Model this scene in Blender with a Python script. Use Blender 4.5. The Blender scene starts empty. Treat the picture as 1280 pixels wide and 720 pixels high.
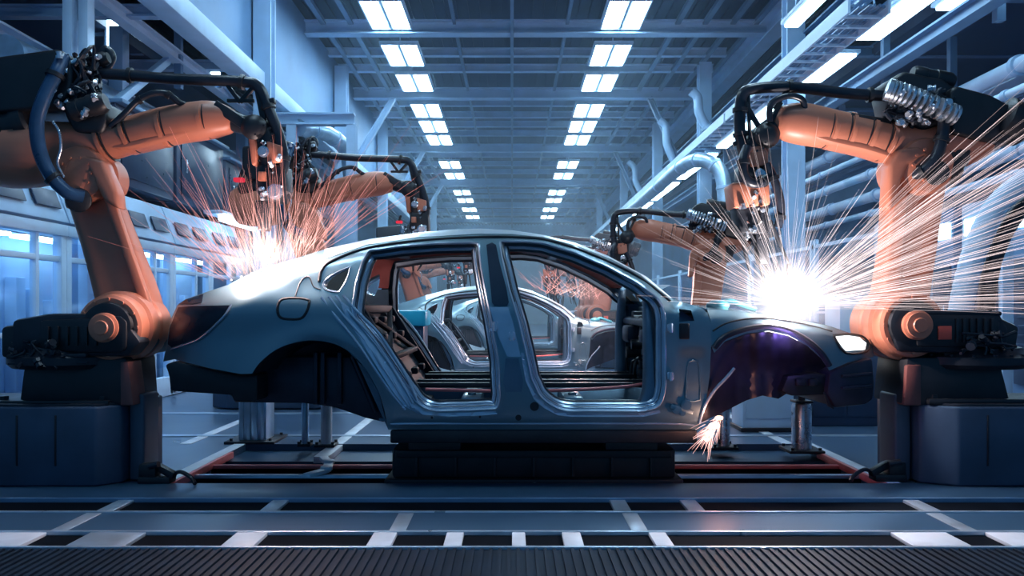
import bpy, bmesh, math, random
from mathutils import Vector, Matrix
from mathutils.geometry import delaunay_2d_cdt

random.seed(7)
SC = bpy.context.scene
COL = SC.collection
F, CAMH, HZ = 1000.0, 1.2, 386.0
PI = math.pi
Y = Vector((0, 1, 0))

def P(px, py, d):
    """a point seen at (px, py) of the 1280x720 frame, standing d metres away"""
    return Vector(((px - 640) / F * d, d, CAMH - (py - HZ) / F * d))

# ------------------------------------------------------------------ materials
MATS = {}
def mat(name, col, rough=0.5, metal=0.0, var=0.15, scale=6.0, bump=0.0, spec=0.5, coat=0.0):
    if name in MATS: return MATS[name]
    m = bpy.data.materials.new(name); m.use_nodes = True
    nt = m.node_tree; b = nt.nodes['Principled BSDF']
    b.inputs['Roughness'].default_value = rough
    b.inputs['Metallic'].default_value = metal
    b.inputs['Specular IOR Level'].default_value = spec
    b.inputs['Coat Weight'].default_value = coat; b.inputs['Coat Roughness'].default_value = 0.16
    tc = nt.nodes.new('ShaderNodeTexCoord')
    nz = nt.nodes.new('ShaderNodeTexNoise'); nz.inputs['Scale'].default_value = scale
    nz.inputs['Detail'].default_value = 6
    nt.links.new(tc.outputs['Object'], nz.inputs['Vector'])
    rp = nt.nodes.new('ShaderNodeValToRGB')
    rp.color_ramp.elements[0].position = 0.3; rp.color_ramp.elements[1].position = 0.72
    rp.color_ramp.elements[0].color = (*[c * (1 - var) for c in col], 1)
    rp.color_ramp.elements[1].color = (*[min(1, c * (1 + var)) for c in col], 1)
    nt.links.new(nz.outputs['Fac'], rp.inputs['Fac'])
    nt.links.new(rp.outputs['Color'], b.inputs['Base Color'])
    mr = nt.nodes.new('ShaderNodeMapRange')
    mr.inputs['To Min'].default_value = max(0.03, rough - 0.07); mr.inputs['To Max'].default_value = min(1, rough + 0.07)
    nt.links.new(nz.outputs['Fac'], mr.inputs['Value']); nt.links.new(mr.outputs['Result'], b.inputs['Roughness'])
    if bump:
        bp = nt.nodes.new('ShaderNodeBump'); bp.inputs['Strength'].default_value = bump; bp.inputs['Distance'].default_value = 0.01
        nt.links.new(nz.outputs['Fac'], bp.inputs['Height']); nt.links.new(bp.outputs['Normal'], b.inputs['Normal'])
    MATS[name] = m
    return m

def emit(name, col, strength, sample=True):
    if name in MATS: return MATS[name]
    m = bpy.data.materials.new(name); m.use_nodes = True
    nt = m.node_tree; nt.nodes.clear()
    o = nt.nodes.new('ShaderNodeOutputMaterial'); e = nt.nodes.new('ShaderNodeEmission')
    e.inputs['Color'].default_value = (*col, 1); e.inputs['Strength'].default_value = strength
    nt.links.new(e.outputs[0], o.inputs['Surface'])
    if not sample: m.cycles.emission_sampling = 'NONE'
    MATS[name] = m
    return m

def glass_mat(name, tint, clear=0.75):
    m = bpy.data.materials.new(name); m.use_nodes = True
    nt = m.node_tree; nt.nodes.clear()
    o = nt.nodes.new('ShaderNodeOutputMaterial'); t = nt.nodes.new('ShaderNodeBsdfTransparent')
    g = nt.nodes.new('ShaderNodeBsdfGlossy'); mx = nt.nodes.new('ShaderNodeMixShader')
    t.inputs['Color'].default_value = (*tint, 1); g.inputs['Roughness'].default_value = 0.08
    g.inputs['Color'].default_value = (0.7, 0.85, 1, 1)
    mx.inputs['Fac'].default_value = 1 - clear
    nt.links.new(t.outputs[0], mx.inputs[1]); nt.links.new(g.outputs[0], mx.inputs[2])
    nt.links.new(mx.outputs[0], o.inputs['Surface'])
    MATS[name] = m
    return m

# ------------------------------------------------------------------ tree of objects
def thing(name, label, cat, loc=(0, 0, 0), group=None):
    o = bpy.data.objects.new(name, None); COL.objects.link(o)
    o.empty_display_size = 0.2
    o.location = loc; o['label'] = label; o['category'] = cat
    if group: o['group'] = group
    return o

def origin_of(o):
    v = Vector(o.location)
    while o.parent:
        o = o.parent; v += Vector(o.location)
    return v

def copy_tree(o, parent=None):
    c = o.copy(); COL.objects.link(c)
    if parent: c.parent = parent
    for ch in list(o.children): copy_tree(ch, c)
    return c

def catmull(pts, per=6, closed=False):
    n = len(pts); out = []
    rng = range(n) if closed else range(n - 1)
    for i in rng:
        if closed: a, b, c, d = pts[i - 1], pts[i], pts[(i + 1) % n], pts[(i + 2) % n]
        else: a, b, c, d = pts[max(i - 1, 0)], pts[i], pts[i + 1], pts[min(i + 2, n - 1)]
        for k in range(per):
            t = k / per; t2 = t * t; t3 = t2 * t
            out.append(tuple(0.5 * (2 * b[j] + (c[j] - a[j]) * t + (2 * a[j] - 5 * b[j] + 4 * c[j] - d[j]) * t2 + (3 * b[j] - a[j] - 3 * c[j] + d[j]) * t3) for j in range(len(b))))
    if not closed: out.append(tuple(pts[-1]))
    return out

class MB:
    def __init__(s): s.bm = bmesh.new()
    def box(s, c, size, rot=None, bevel=0.0, seg=2):
        M = Matrix.Translation(Vector(c)) @ (rot.to_4x4() if rot else Matrix()) @ Matrix.Diagonal((*size, 1))
        r = bmesh.ops.create_cube(s.bm, size=1.0, matrix=M)
        if bevel:
            ed = list({e for v in r['verts'] for e in v.link_edges})
            bmesh.ops.bevel(s.bm, geom=ed, offset=bevel, segments=seg, profile=0.5, affect='EDGES', clamp_overlap=True)
        return s
    def beam(s, a, b, w, h, bevel=0.0, up=Vector((0, 0, 1))):
        """a straight bar from a to b, w wide and h deep"""
        a, b = Vector(a), Vector(b); t = (b - a).normalized()
        sd = t.cross(up)
        if sd.length < 1e-3: sd = t.cross(Vector((0, 1, 0)))
        sd.normalize(); u = sd.cross(t)
        R = Matrix((sd, t, u)).transposed()
        return s.box((a + b) / 2, (w, (b - a).length, h), R, bevel)
    def ibeam(s, a, b, w, h, t=0.03):
        a, b = Vector(a), Vector(b); d = (b - a).normalized(); sd = d.cross(Vector((0, 0, 1)))
        if sd.length < 1e-3:
            u = Vector((0, 1, 0))
        else:
            u = sd.normalized().cross(d)
        s.beam(a + u * (h / 2 - t / 2), b + u * (h / 2 - t / 2), w, t, up=u)
        s.beam(a - u * (h / 2 - t / 2), b - u * (h / 2 - t / 2), w, t, up=u)
        s.beam(a, b, t, h - 2 * t, up=u)
        return s
    def ring_loft(s, rings, cap=True, closed=True):
        vs = [[s.bm.verts.new(p) for p in r] for r in rings]
        n = len(vs[0])
        for i in range(len(vs) - 1):
            for k in range(n if closed else n - 1):
                try: s.bm.faces.new((vs[i][k], vs[i][(k + 1) % n], vs[i + 1][(k + 1) % n], vs[i + 1][k]))
                except ValueError: pass
        if cap:
            try: s.bm.faces.new(list(reversed(vs[0]))); s.bm.faces.new(vs[-1])
            except ValueError: pass
        return s
    def lathe(s, a, axis, prof, n=32):
        """prof = [(distance along axis, radius)...] from a"""
        a = Vector(a); ax = Vector(axis).normalized()
        u = ax.cross(Vector((0, 0, 1)))
        if u.length < 1e-3: u = Vector((1, 0, 0))
        u.normalize(); w = ax.cross(u)
        rings = [[a + ax * h + (u * math.cos(2 * PI * k / n) + w * math.sin(2 * PI * k / n)) * max(r, 0.0005) for k in range(n)] for h, r in prof]
        return s.ring_loft(rings)
    def cyl(s, a, b, r, n=20, r2=None, bev=0.0):
        a, b = Vector(a), Vector(b); L = (b - a).length
        r2 = r if r2 is None else r2
        if bev: return s.lathe(a, b - a, [(0, r - bev), (bev * 0.3, r - bev * 0.3), (bev, r), (L - bev, r2), (L - bev * 0.3, r2 - bev * 0.3), (L, r2 - bev)], n)
        return s.lathe(a, b - a, [(0, r), (L, r2)], n)
    def limb(s, path, rad, n=24, pw=2.6, side=None, per=5):
        """soft-cornered arm through path; rad = [(half height in the arm's plane, half depth)...]"""
        dat = [(*p, *r) for p, r in zip(path, rad)]
        dat = catmull(dat, per)
        pts = [Vector(d[:3]) for d in dat]; rings = []
        sd = Vector(side) if side else Y
        for i, p in enumerate(pts):
            t = (pts[min(i + 1, len(pts) - 1)] - pts[max(i - 1, 0)]).normalized()
            b = (sd - t * sd.dot(t)).normalized(); a = t.cross(b)
            ra, rb = dat[i][3], dat[i][4]
            rings.append([p + a * ra * math.copysign(abs(math.cos(q)) ** (2 / pw), math.cos(q)) + b * rb * math.copysign(abs(math.sin(q)) ** (2 / pw), math.sin(q)) for q in (2 * PI * k / n for k in range(n))])
        def dome(r, dirn):
            c = sum(r, Vector()) / len(r); out = []
            size = max((v - c).length for v in r) * 0.18
            for f, h in ((0.97, 0.3), (0.86, 0.75), (0.6, 1.0)):
                out.append([c + (v - c) * f + dirn * size * h for v in r])
            return out
        t0 = (pts[0] - pts[1]).normalized(); t1 = (pts[-1] - pts[-2]).normalized()
        rings = list(reversed(dome(rings[0], t0))) + rings + dome(rings[-1], t1)
        return s.ring_loft(rings)
    def tube(s, path, r, n=10, per=6, r2=None, ribs=0.0):
        pts = [Vector(p) for p in catmull([tuple(p) for p in path], per)] if per > 1 else [Vector(p) for p in path]
        rings = []; prev = None; m = len(pts)
        for i, p in enumerate(pts):
            t = (pts[min(i + 1, m - 1)] - pts[max(i - 1, 0)]).normalized()
            if prev is None:
                prev = t.cross(Vector((0.3, 0.2, 0.93)))
                if prev.length < 1e-3: prev = t.cross(Vector((1, 0, 0)))
            a = (prev - t * prev.dot(t)).normalized(); prev = a; b = t.cross(a)
            rr = r if r2 is None else r + (r2 - r) * i / (m - 1)
            if ribs and i % 2: rr *= 1 - ribs
            rings.append([p + (a * math.cos(2 * PI * k / n) + b * math.sin(2 * PI * k / n)) * rr for k in range(n)])
        return s.ring_loft(rings)
    def prism(s, poly, depth, bevel=0.0, seg=2):
        """poly = world points of a planar outline, pushed back by vector depth"""
        dv = Vector(depth)
        a = [s.bm.verts.new(p) for p in poly]; b = [s.bm.verts.new(Vector(p) + dv) for p in poly]
        n = len(a); fs = []
        fs.append(s.bm.faces.new(a)); fs.append(s.bm.faces.new(list(reversed(b))))
        for k in range(n): fs.append(s.bm.faces.new((a[(k + 1) % n], a[k], b[k], b[(k + 1) % n])))
        bmesh.ops.recalc_face_normals(s.bm, faces=fs)
        if bevel:
            ed = list({e for f in fs for e in f.edges})
            bmesh.ops.bevel(s.bm, geom=ed, offset=bevel, segments=seg, profile=0.5, affect='EDGES', clamp_overlap=True)
        return s
    def ball(s, c, r, sub=2, scale=(1, 1, 1)):
        M = Matrix.Translation(Vector(c)) @ Matrix.Diagonal((r * scale[0], r * scale[1], r * scale[2], 1))
        bmesh.ops.create_icosphere(s.bm, subdivisions=sub, radius=1.0, matrix=M); return s
    def bolts(s, c, axis, R, k, r=0.012, h=0.012, ph=0.0):
        ax = Vector(axis).normalized(); u = ax.cross(Vector((0, 0, 1)))
        if u.length < 1e-3: u = Vector((1, 0, 0))
        u.normalize(); w = ax.cross(u)
        for i in range(k):
            q = 2 * PI * i / k + ph; p = Vector(c) + (u * math.cos(q) + w * math.sin(q)) * R
            s.cyl(p, p + ax * h, r, 8)
        return s
    def build(s, name, m, parent=None, angle=35, recalc=True, label=None, kind=None):
        if recalc: bmesh.ops.recalc_face_normals(s.bm, faces=s.bm.faces[:])
        me = bpy.data.meshes.new(name)
        if parent is not None:
            bmesh.ops.translate(s.bm, verts=s.bm.verts[:], vec=-origin_of(parent))
        s.bm.to_mesh(me); s.bm.free()
        me.materials.append(m)
        for f in me.polygons: f.use_smooth = True
        me.set_sharp_from_angle(angle=math.radians(angle))
        o = bpy.data.objects.new(name, me); COL.objects.link(o)
        if parent is not None: o.parent = parent
        if label: o['label'] = label
        if kind: o['kind'] = kind
        return o

def build_each(mb, name, m, parent, angle=35):
    """one object for every separate piece of the mesh"""
    bm = mb.bm; bm.verts.index_update(); seen = set(); out = []
    bmesh.ops.recalc_face_normals(bm, faces=bm.faces[:])
    for v in bm.verts:
        if v.index in seen: continue
        st = [v]; seen.add(v.index); isl = []
        while st:
            a = st.pop(); isl.append(a)
            for e in a.link_edges:
                b = e.other_vert(a)
                if b.index not in seen: seen.add(b.index); st.append(b)
        ids = {a.index: i for i, a in enumerate(isl)}
        m2 = MB(); nv = [m2.bm.verts.new(a.co) for a in isl]
        for f in {f for a in isl for f in a.link_faces}: m2.bm.faces.new([nv[ids[w.index]] for w in f.verts])
        out.append(m2.build(name, m, parent, angle, False))
    bm.free(); return out

def struct(name, mb, m, **k):
    o = mb.build(name, m, **k); o['kind'] = 'structure'; return o

def single(name, mb, m, label, cat, group=None, base=None, **k):
    """a thing made of one mesh"""
    if base is not None: bmesh.ops.translate(mb.bm, verts=mb.bm.verts[:], vec=-Vector(base))
    o = mb.build(name, m, **k)
    if base is not None: o.location = base
    o['label'] = label; o['category'] = cat
    if group: o['group'] = group
    return o

# ------------------------------------------------------------------ shared materials
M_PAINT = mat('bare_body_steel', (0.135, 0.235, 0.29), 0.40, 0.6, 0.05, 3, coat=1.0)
M_HIGHLIGHT = mat('roof_highlight_tone', (0.74, 0.81, 0.88), 0.30, 0.4, 0.06, 3)  # pale tone carries the highlight along the roof
M_JAMB = mat('jamb_steel', (0.42, 0.54, 0.66), 0.25, 0.5, 0.12, 5)
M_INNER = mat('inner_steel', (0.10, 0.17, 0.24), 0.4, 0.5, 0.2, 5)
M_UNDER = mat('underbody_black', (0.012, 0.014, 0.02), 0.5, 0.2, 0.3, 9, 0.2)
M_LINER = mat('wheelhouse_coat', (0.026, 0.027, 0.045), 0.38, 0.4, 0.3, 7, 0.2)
M_WELDGLOW = mat('red_weld_glow_tone', (0.14, 0.036, 0.034), 0.55, 0.0, 0.2, 6)  # reddish weld light put into the colour of the inner roof
M_LAMPRED = mat('dark_tail_lens', (0.008, 0.014, 0.026), 0.25, 0.0, 0.2, 6, spec=.25)
M_ORANGE = mat('robot_orange', (0.52, 0.178, 0.105), 0.42, 0.0, 0.08, 4, 0.05)
M_BLACK = mat('black_plastic', (0.010, 0.012, 0.017), 0.42, 0.0, 0.3, 8, 0.1)
M_RUBBER = mat('black_hose', (0.012, 0.016, 0.026), 0.33, 0.0, 0.3, 12)
M_BLUEHOSE = mat('navy_hose', (0.02, 0.06, 0.13), 0.3, 0.0, 0.2, 12)
M_CASE = mat('charcoal_casting', (0.018, 0.022, 0.032), 0.45, 0.3, 0.25, 8, 0.15)
M_SILVER = mat('machined_aluminium', (0.62, 0.68, 0.75), 0.28, 0.9, 0.12, 12)
M_PED = mat('slate_pedestal_paint', (0.035, 0.065, 0.115), 0.5, 0.1, 0.2, 4, 0.1)
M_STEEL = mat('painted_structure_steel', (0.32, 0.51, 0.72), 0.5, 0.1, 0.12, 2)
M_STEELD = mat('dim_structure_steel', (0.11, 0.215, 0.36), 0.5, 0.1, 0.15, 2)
M_NAVY = mat('navy_cabinet_paint', (0.03, 0.055, 0.11), 0.4, 0.1, 0.2, 3)
M_DECK = mat('roof_deck_sheet', (0.022, 0.060, 0.125), 0.6, 0.2, 0.25, 1.2)
M_WALL = mat('wall_panel_blue', (0.12, 0.25, 0.43), 0.55, 0.1, 0.2, 0.8)
M_PALE = mat('pale_machine_paint', (0.42, 0.61, 0.80), 0.45, 0.0, 0.12, 2)
M_DUCT = mat('galvanised_duct', (0.38, 0.56, 0.72), 0.33, 0.7, 0.2, 5)
M_FLOOR = mat('polished_floor', (0.06, 0.11, 0.19), 0.3, 0.1, 0.12, 1.5)
M_PLATE = mat('floor_plate_steel', (0.035, 0.085, 0.155), 0.36, 0.2, 0.08, 2)
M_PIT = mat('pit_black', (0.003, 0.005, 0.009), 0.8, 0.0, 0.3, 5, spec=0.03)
M_EDGE = mat('edge_strip_steel', (0.45, 0.55, 0.66), 0.3, 0.6, 0.2, 6)
M_WHITE = mat('white_floor_paint', (0.62, 0.66, 0.74), 0.42, 0.0, 0.15, 5)
M_REDRAIL = mat('red_conveyor_rail', (0.75, 0.17, 0.17), 0.4, 0.1, 0.2, 6)
M_RAIL = mat('conveyor_rail_steel', (0.45, 0.5, 0.58), 0.3, 0.8, 0.2, 6)
M_CYAN = mat('turquoise_cover', (0.02, 0.42, 0.60), 0.4, 0.0, 0.1, 4)
M_TUBE = emit('lamp_tube', (0.55, 0.81, 1.0), 36.0)
M_PANEL = emit('light_panel_glow', (0.55, 0.82, 1.0), 9.0)
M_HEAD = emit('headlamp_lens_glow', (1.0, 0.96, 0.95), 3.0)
M_GLASS = glass_mat('booth_glass', (0.88, 0.94, 1.0), 0.86)
# =================================================================== the car body
D0, YC = 5.28, 6.18

def interp(tab, x):
    if x <= tab[0][0]: return tab[0][1]
    for (a, b), (c, d) in zip(tab, tab[1:]):
        if x <= c: return b + (d - b) * (x - a) / (c - a)
    return tab[-1][1]

def sm(a, b, x):
    t = min(1, max(0, (x - a) / (b - a))); return t * t * (3 - 2 * t)

SIL = [(200, 400), (210, 392), (222, 381), (232, 374), (255, 366), (285, 356), (321, 338), (361, 325.5), (406, 311.5), (462, 299), (522, 291), (560, 287.5), (600, 286),
       (640, 288), (680, 294), (720, 304), (760, 320), (808, 346), (840, 373), (880, 385), (921, 388), (969, 395), (1034, 406), (1074, 420), (1092, 432)]

def off(px, py):
    o = 0.0
    if py < 390: o += 0.30 * ((390 - py) / 100) ** 1.25
    w = 21 + 18 * sm(400, 300, px)
    t = 1 - (py - interp(SIL, px)) / w
    if t > 0 and px < 880: o += 0.14 * t ** 1.7 * sm(884, 830, px)
    if px >= 860 and t > 0: o += 0.06 * t * t * sm(860, 900, px)
    if py > 440: o += 0.05 * ((py - 440) / 110) ** 2
    if px < 300: o += 0.30 * ((300 - px) / 95) ** 2.2
    if px > 930: o += 0.26 * ((px - 930) / 160) ** 2.2
    o += 0.018 * sm(526, 532, py) * sm(470, 500, px)                    # step over the rocker
    r = math.hypot(px - 400, (py - 512) * 0.95)
    o -= 0.030 * math.exp(-((r - 90) / 16) ** 2)                        # flare of the rear arch
    o -= 0.022 * sm(352, 384, py) * sm(430, 385, py) * sm(470, 380, px)   # shoulder of the quarter panel
    o += 0.02 * sm(846, 852, px) * sm(886, 878, px) * sm(430, 450, py) * sm(508, 490, py)  # stamping ahead of the door
    return o

def near(px, py, ex=0.0): return P(px, py, D0 + off(px, py) + ex)
def flip(v): return Vector((v.x, 2 * YC - v.y, v.z))

def inside(poly, x, y):
    c = False; j = len(poly) - 1
    for i in range(len(poly)):
        xi, yi = poly[i]; xj, yj = poly[j]
        if (yi > y) != (yj > y) and x < (xj - xi) * (y - yi) / (yj - yi) + xi: c = not c
        j = i
    return c

def resample(poly, step, closed=True):
    out = []
    n = len(poly)
    for i in range(n if closed else n - 1):
        a, b = poly[i], poly[(i + 1) % n]
        k = max(1, int(math.hypot(b[0] - a[0], b[1] - a[1]) / step))
        for q in range(k): out.append((a[0] + (b[0] - a[0]) * q / k, a[1] + (b[1] - a[1]) * q / k))
    if not closed: out.append(poly[-1])
    return out

def patch(poly, holes, fn, step=7.0, th=0.012, rs=4.0):
    """sheet over a 2-D outline with openings, every point placed by fn(px, py)"""
    loops = [resample(l, rs) for l in [poly] + list(holes)]
    pts, edges = [], []
    for l in loops:
        b = len(pts); n = len(l)
        pts += [Vector(p) for p in l]; edges += [(b + i, b + (i + 1) % n) for i in range(n)]
    bound = list(pts)
    xs = [p[0] for p in loops[0]]; ys = [p[1] for p in loops[0]]
    y = min(ys) + step * 0.5; row = 0
    while y < max(ys):
        x = min(xs) + (step * 0.5 if row % 2 else 0)
        while x < max(xs):
            if inside(loops[0], x, y) and not any(inside(h, x, y) for h in loops[1:]):
                if all((x - q[0]) ** 2 + (y - q[1]) ** 2 > (step * 0.45) ** 2 for q in bound): pts.append(Vector((x, y)))
            x += step
        y += step * 0.87; row += 1
    vs, _, fs, _, _, _ = delaunay_2d_cdt(pts, edges, [], 0, 1e-4)
    keep = []
    for f in fs:
        cx = sum(vs[i].x for i in f) / 3; cy = sum(vs[i].y for i in f) / 3
        if inside(loops[0], cx, cy) and not any(inside(h, cx, cy) for h in loops[1:]): keep.append(f)
    mb = MB(); bm = mb.bm
    front = [bm.verts.new(fn(v.x, v.y)) for v in vs]
    back = [bm.verts.new(p.co + Vector((0, th, 0))) for p in front]
    cnt = {}
    for f in keep:
        for a, b in ((f[0], f[1]), (f[1], f[2]), (f[2], f[0])): cnt[(a, b)] = 1
        try:
            bm.faces.new([front[i] for i in f]); bm.faces.new([back[i] for i in reversed(f)])
        except ValueError: pass
    for (a, b) in cnt:
        if (b, a) not in cnt:
            try: bm.faces.new((front[b], front[a], back[a], back[b]))
            except ValueError: pass
    bmesh.ops.delete(bm, geom=[v for v in bm.verts if not v.link_faces], context='VERTS')
    return mb

def mirrored(mb):
    m2 = MB(); m2.bm = mb.bm.copy()
    for v in m2.bm.verts: v.co = flip(v.co)
    bmesh.ops.reverse_faces(m2.bm, faces=m2.bm.faces[:])
    return m2

SIDE = [(485, 537), (873, 537), (877, 522), (883, 500), (887, 470), (889, 431), (889, 404), (884, 391), (878, 385.5)]
SIDE += [(p, s) for p, s in reversed(SIL) if 220 < p < 875]
SIDE += [(214, 398), (211, 412), (208, 432), (204, 452), (218, 449), (261, 460), (301, 467.5), (315, 467)]
ARCH = catmull([(315, 467), (325, 453), (345, 437), (369, 428), (393, 425.5), (418, 430), (438, 441), (458, 463), (474, 492), (481, 515), (485, 536)], 3)
SIDE += ARCH[1:]
QWIN = catmull([(403, 354), (413, 344), (436, 333), (438, 336), (434, 350), (426, 363), (421, 366), (406, 362.5)], 2, True)
REAR = [(458, 316), (462, 312), (500, 306.5), (545, 303), (590, 302), (598, 303.5), (600, 310), (603, 335), (609, 368), (616, 400), (624, 450), (626, 494), (624, 507), (620, 512),
        (590, 514), (545, 515), (530, 511), (519, 503), (506, 486), (490, 462), (470, 433), (447, 405), (440, 396), (439, 384), (444, 352), (452, 326)]
FRONT = [(624, 303), (629, 300.5), (655, 300.5), (680, 303), (720, 315), (760, 332), (797, 352), (822, 371), (830, 383), (833, 400), (833, 484), (829, 502), (820, 511), (804, 515),
         (715, 515), (697, 512), (683, 504), (673, 494), (663, 473), (656, 440), (648, 406), (635, 362), (625, 318)]
TRI = [(849, 386), (864, 388), (868, 401), (849, 402.5)]

def jamb(loop, prof):
    """stepped door jamb swept inwards from an opening; prof = [(inset, depth)...] in metres"""
    L = catmull(resample(loop, 10), 2, True); n = len(L); area = sum(L[i][0] * L[(i + 1) % n][1] - L[(i + 1) % n][0] * L[i][1] for i in range(n))
    sg = 1 if area > 0 else -1
    rings = []
    for k, dk in prof:
        ring = []
        for i in range(n):
            a, b = L[i - 3], L[(i + 3) % n]
            tx, ty = b[0] - a[0], b[1] - a[1]; q = math.hypot(tx, ty) or 1
            nx, ny = -ty / q * sg, tx / q * sg                         # into the opening, in the frame
            p = near(L[i][0], L[i][1])
            ring.append(p + Vector((nx * k, dk, -ny * k)))
        rings.append(ring)
    mb = MB(); mb.ring_loft(rings, cap=False); return mb

car = thing('car_body', 'bare blue grey saloon body without doors or wheels on the dark carrier in the middle', 'car', (0.0, YC, 0.33))
def both(name, mb, m, far_label=None, label=None):
    m2 = mirrored(mb)
    a = mb.build(name, m, car, label=label)
    b = m2.build(name, m, car, label=far_label)
    return a, b

both('body_side', patch(SIDE, [QWIN, REAR, FRONT, TRI], near, 6.0), M_PAINT)
# inner skins of the pillars and rails
def shrink(l, k):
    cx = sum(p[0] for p in l) / len(l); cy = sum(p[1] for p in l) / len(l)
    return [(cx + (x - cx) * k, cy + (y - cy) * k) for x, y in l]
IN = [(489, 546), (868, 546), (868, 400), (836, 378), (806, 352), (758, 327), (718, 311), (678, 300), (640, 294), (600, 293), (560, 294), (522, 297), (464, 306), (412, 319), (400, 330), (402, 425), (430, 434), (458, 463), (474, 492), (484, 534)]
IH = [shrink(QWIN, 0.96), shrink(REAR, 0.965), shrink(FRONT, 0.965)]
UP = [p for p in IN if p[1] < 366 and p[0] < 820]; 
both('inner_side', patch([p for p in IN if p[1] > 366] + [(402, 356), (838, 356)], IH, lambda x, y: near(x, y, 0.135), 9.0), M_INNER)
both('inner_roof_rail', patch([(806, 354)] + [p for p in UP if p[1] < 353] + [(401, 354)], IH, lambda x, y: near(x, y, 0.132), 9.0), M_WELDGLOW, 'red brown inner roof rail', 'red brown inner roof rail')  # rail coloured as if lit by the tail weld
PROF = [(-0.004, 0.004), (0.006, -0.004), (0.016, 0.004), (0.018, 0.026), (0.026, 0.024), (0.036, 0.034), (0.038, 0.058), (0.046, 0.056), (0.056, 0.066), (0.058, 0.095), (0.050, 0.125), (0.03, 0.14)]
both('rear_door_jamb', jamb(REAR, PROF), M_JAMB)
both('front_door_jamb', jamb(FRONT, PROF), M_JAMB)
both('quarter_window_jamb', jamb(QWIN, [(-0.004, 0.004), (0.004, -0.004), (0.012, 0.006), (0.014, 0.05), (0.004, 0.13)]), M_JAMB)
def seal(loop, k, dk, r):
    L = catmull(resample(loop, 10), 2, True); n = len(L); area = sum(L[i][0] * L[(i + 1) % n][1] - L[(i + 1) % n][0] * L[i][1] for i in range(n)); sg = 1 if area > 0 else -1
    pts = []
    for i in range(n):
        a, b = L[i - 3], L[(i + 3) % n]; tx, ty = b[0] - a[0], b[1] - a[1]; q_ = math.hypot(tx, ty) or 1; nx, ny = -ty / q_ * sg, tx / q_ * sg
        up = sm(350, 315, L[i][1]) * 0.8
        pts.append(near(L[i][0], L[i][1]) + Vector((nx * k, dk, -ny * k)) + Vector((0, -.012 * up, -.004 * up)))
    mb = MB(); mb.tube(pts + pts[:2], r, 10, 1); return mb
both('door_seal', seal(REAR, .024, .036, .011), M_RUBBER); both('door_seal', seal(FRONT, .024, .036, .011), M_RUBBER)
both('door_seal', seal(REAR, .056, .105, .014), M_RUBBER); both('door_seal', seal(FRONT, .056, .105, .014), M_RUBBER)
# fine ridges of the sill running down the rear pillar
mb = MB()
for k in range(4):
    ln = [(402 + k * 9, 372 - k * 1), (420 + k * 9, 396 - k * 2), (446 + k * 9, 428 - k * 4), (470 + k * 8, 463 - k * 5), (490 + k * 7, 492 - k * 5), (506 + k * 5, 512 - k * 4)]
    mb.tube([near(x, y, 0.002) for x, y in ln], 0.010, 8, 5)
both('pillar_ridge', mb, M_JAMB)
# drip rail: the dark joint below the roof edge
DR = [(399, 352), (402, 338), (414, 327), (458, 310.5), (522, 301), (600, 296.5), (640, 296.5), (680, 299.5), (721, 311), (764, 328.5), (800, 347.5), (838, 377)]
mb = MB(); mb.tube([near(x, y, -0.001) for x, y in DR], 0.011, 8, 6); both('drip_rail', mb, M_UNDER)
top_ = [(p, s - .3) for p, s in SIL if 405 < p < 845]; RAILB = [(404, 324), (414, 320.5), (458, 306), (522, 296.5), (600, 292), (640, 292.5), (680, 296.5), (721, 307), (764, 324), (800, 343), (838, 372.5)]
both('roof_highlight_strip', patch(resample(top_, 8, False) + list(reversed(RAILB)), [], lambda x, y: near(x, y, -.006), 5, .008), M_HIGHLIGHT, 'roof edge strip with its highlight painted in', 'roof edge strip with its highlight painted in')  # strip added over the body side, overhead highlight put into its colour
ins = [(620, 513.5), (590, 515.5), (545, 516.5), (530, 512.5), (518, 504.5), (505, 487.5), (489, 463), (469, 434.5), (446, 406.5), (438, 397), (436.5, 384)]
outs = [(424, 374), (431, 394), (448, 421), (468, 453), (489, 487), (506, 508), (524, 518), (560, 520.5), (600, 519.5), (622, 517.5)]
def stepped(x, y):
    dd = min(math.hypot(x - a, y - b) for a, b in INS); return near(x, y, -.004 + .004 * math.sin(dd * .9))
INS = resample(ins, 3, False); both('sill_step', patch(resample(outs, 4, False) + ins, [], stepped, 3.5, .008), M_JAMB)
INS = resample([(654.5, 441), (661.5, 474), (671.5, 495), (682, 505.5), (696, 513.5), (715, 516.5), (804, 516.5), (824, 512.5)], 3, False)
both('sill_step', patch([(651, 441), (657, 476), (667.5, 499), (680, 510), (697, 519), (715, 521), (804, 521), (826, 516)] + list(reversed(INS)), [], stepped, 3.5, .008), M_JAMB)
both('pillar_reinforcement', patch([(612, 384), (635, 384), (641, 402), (651, 446), (634, 446), (622, 418)], [], lambda x, y: near(x, y, -.006), 5, .01), M_JAMB)
mb = MB(); mb.tube([near(x, y, -.002) for x, y in [(891, 414), (908, 404), (937, 398), (967, 398), (1002, 404), (1040, 414)]], .006, 8, 5); both('hood_seam', mb, M_UNDER)
mb = MB(); mb.tube([near(x, y, .0) for x, y in [(857, 500), (858, 470), (861, 452), (872, 452), (874, 470), (875, 500), (857, 500)]], .006, 8, 2); both('stamped_rib', mb, M_PAINT)
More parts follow.
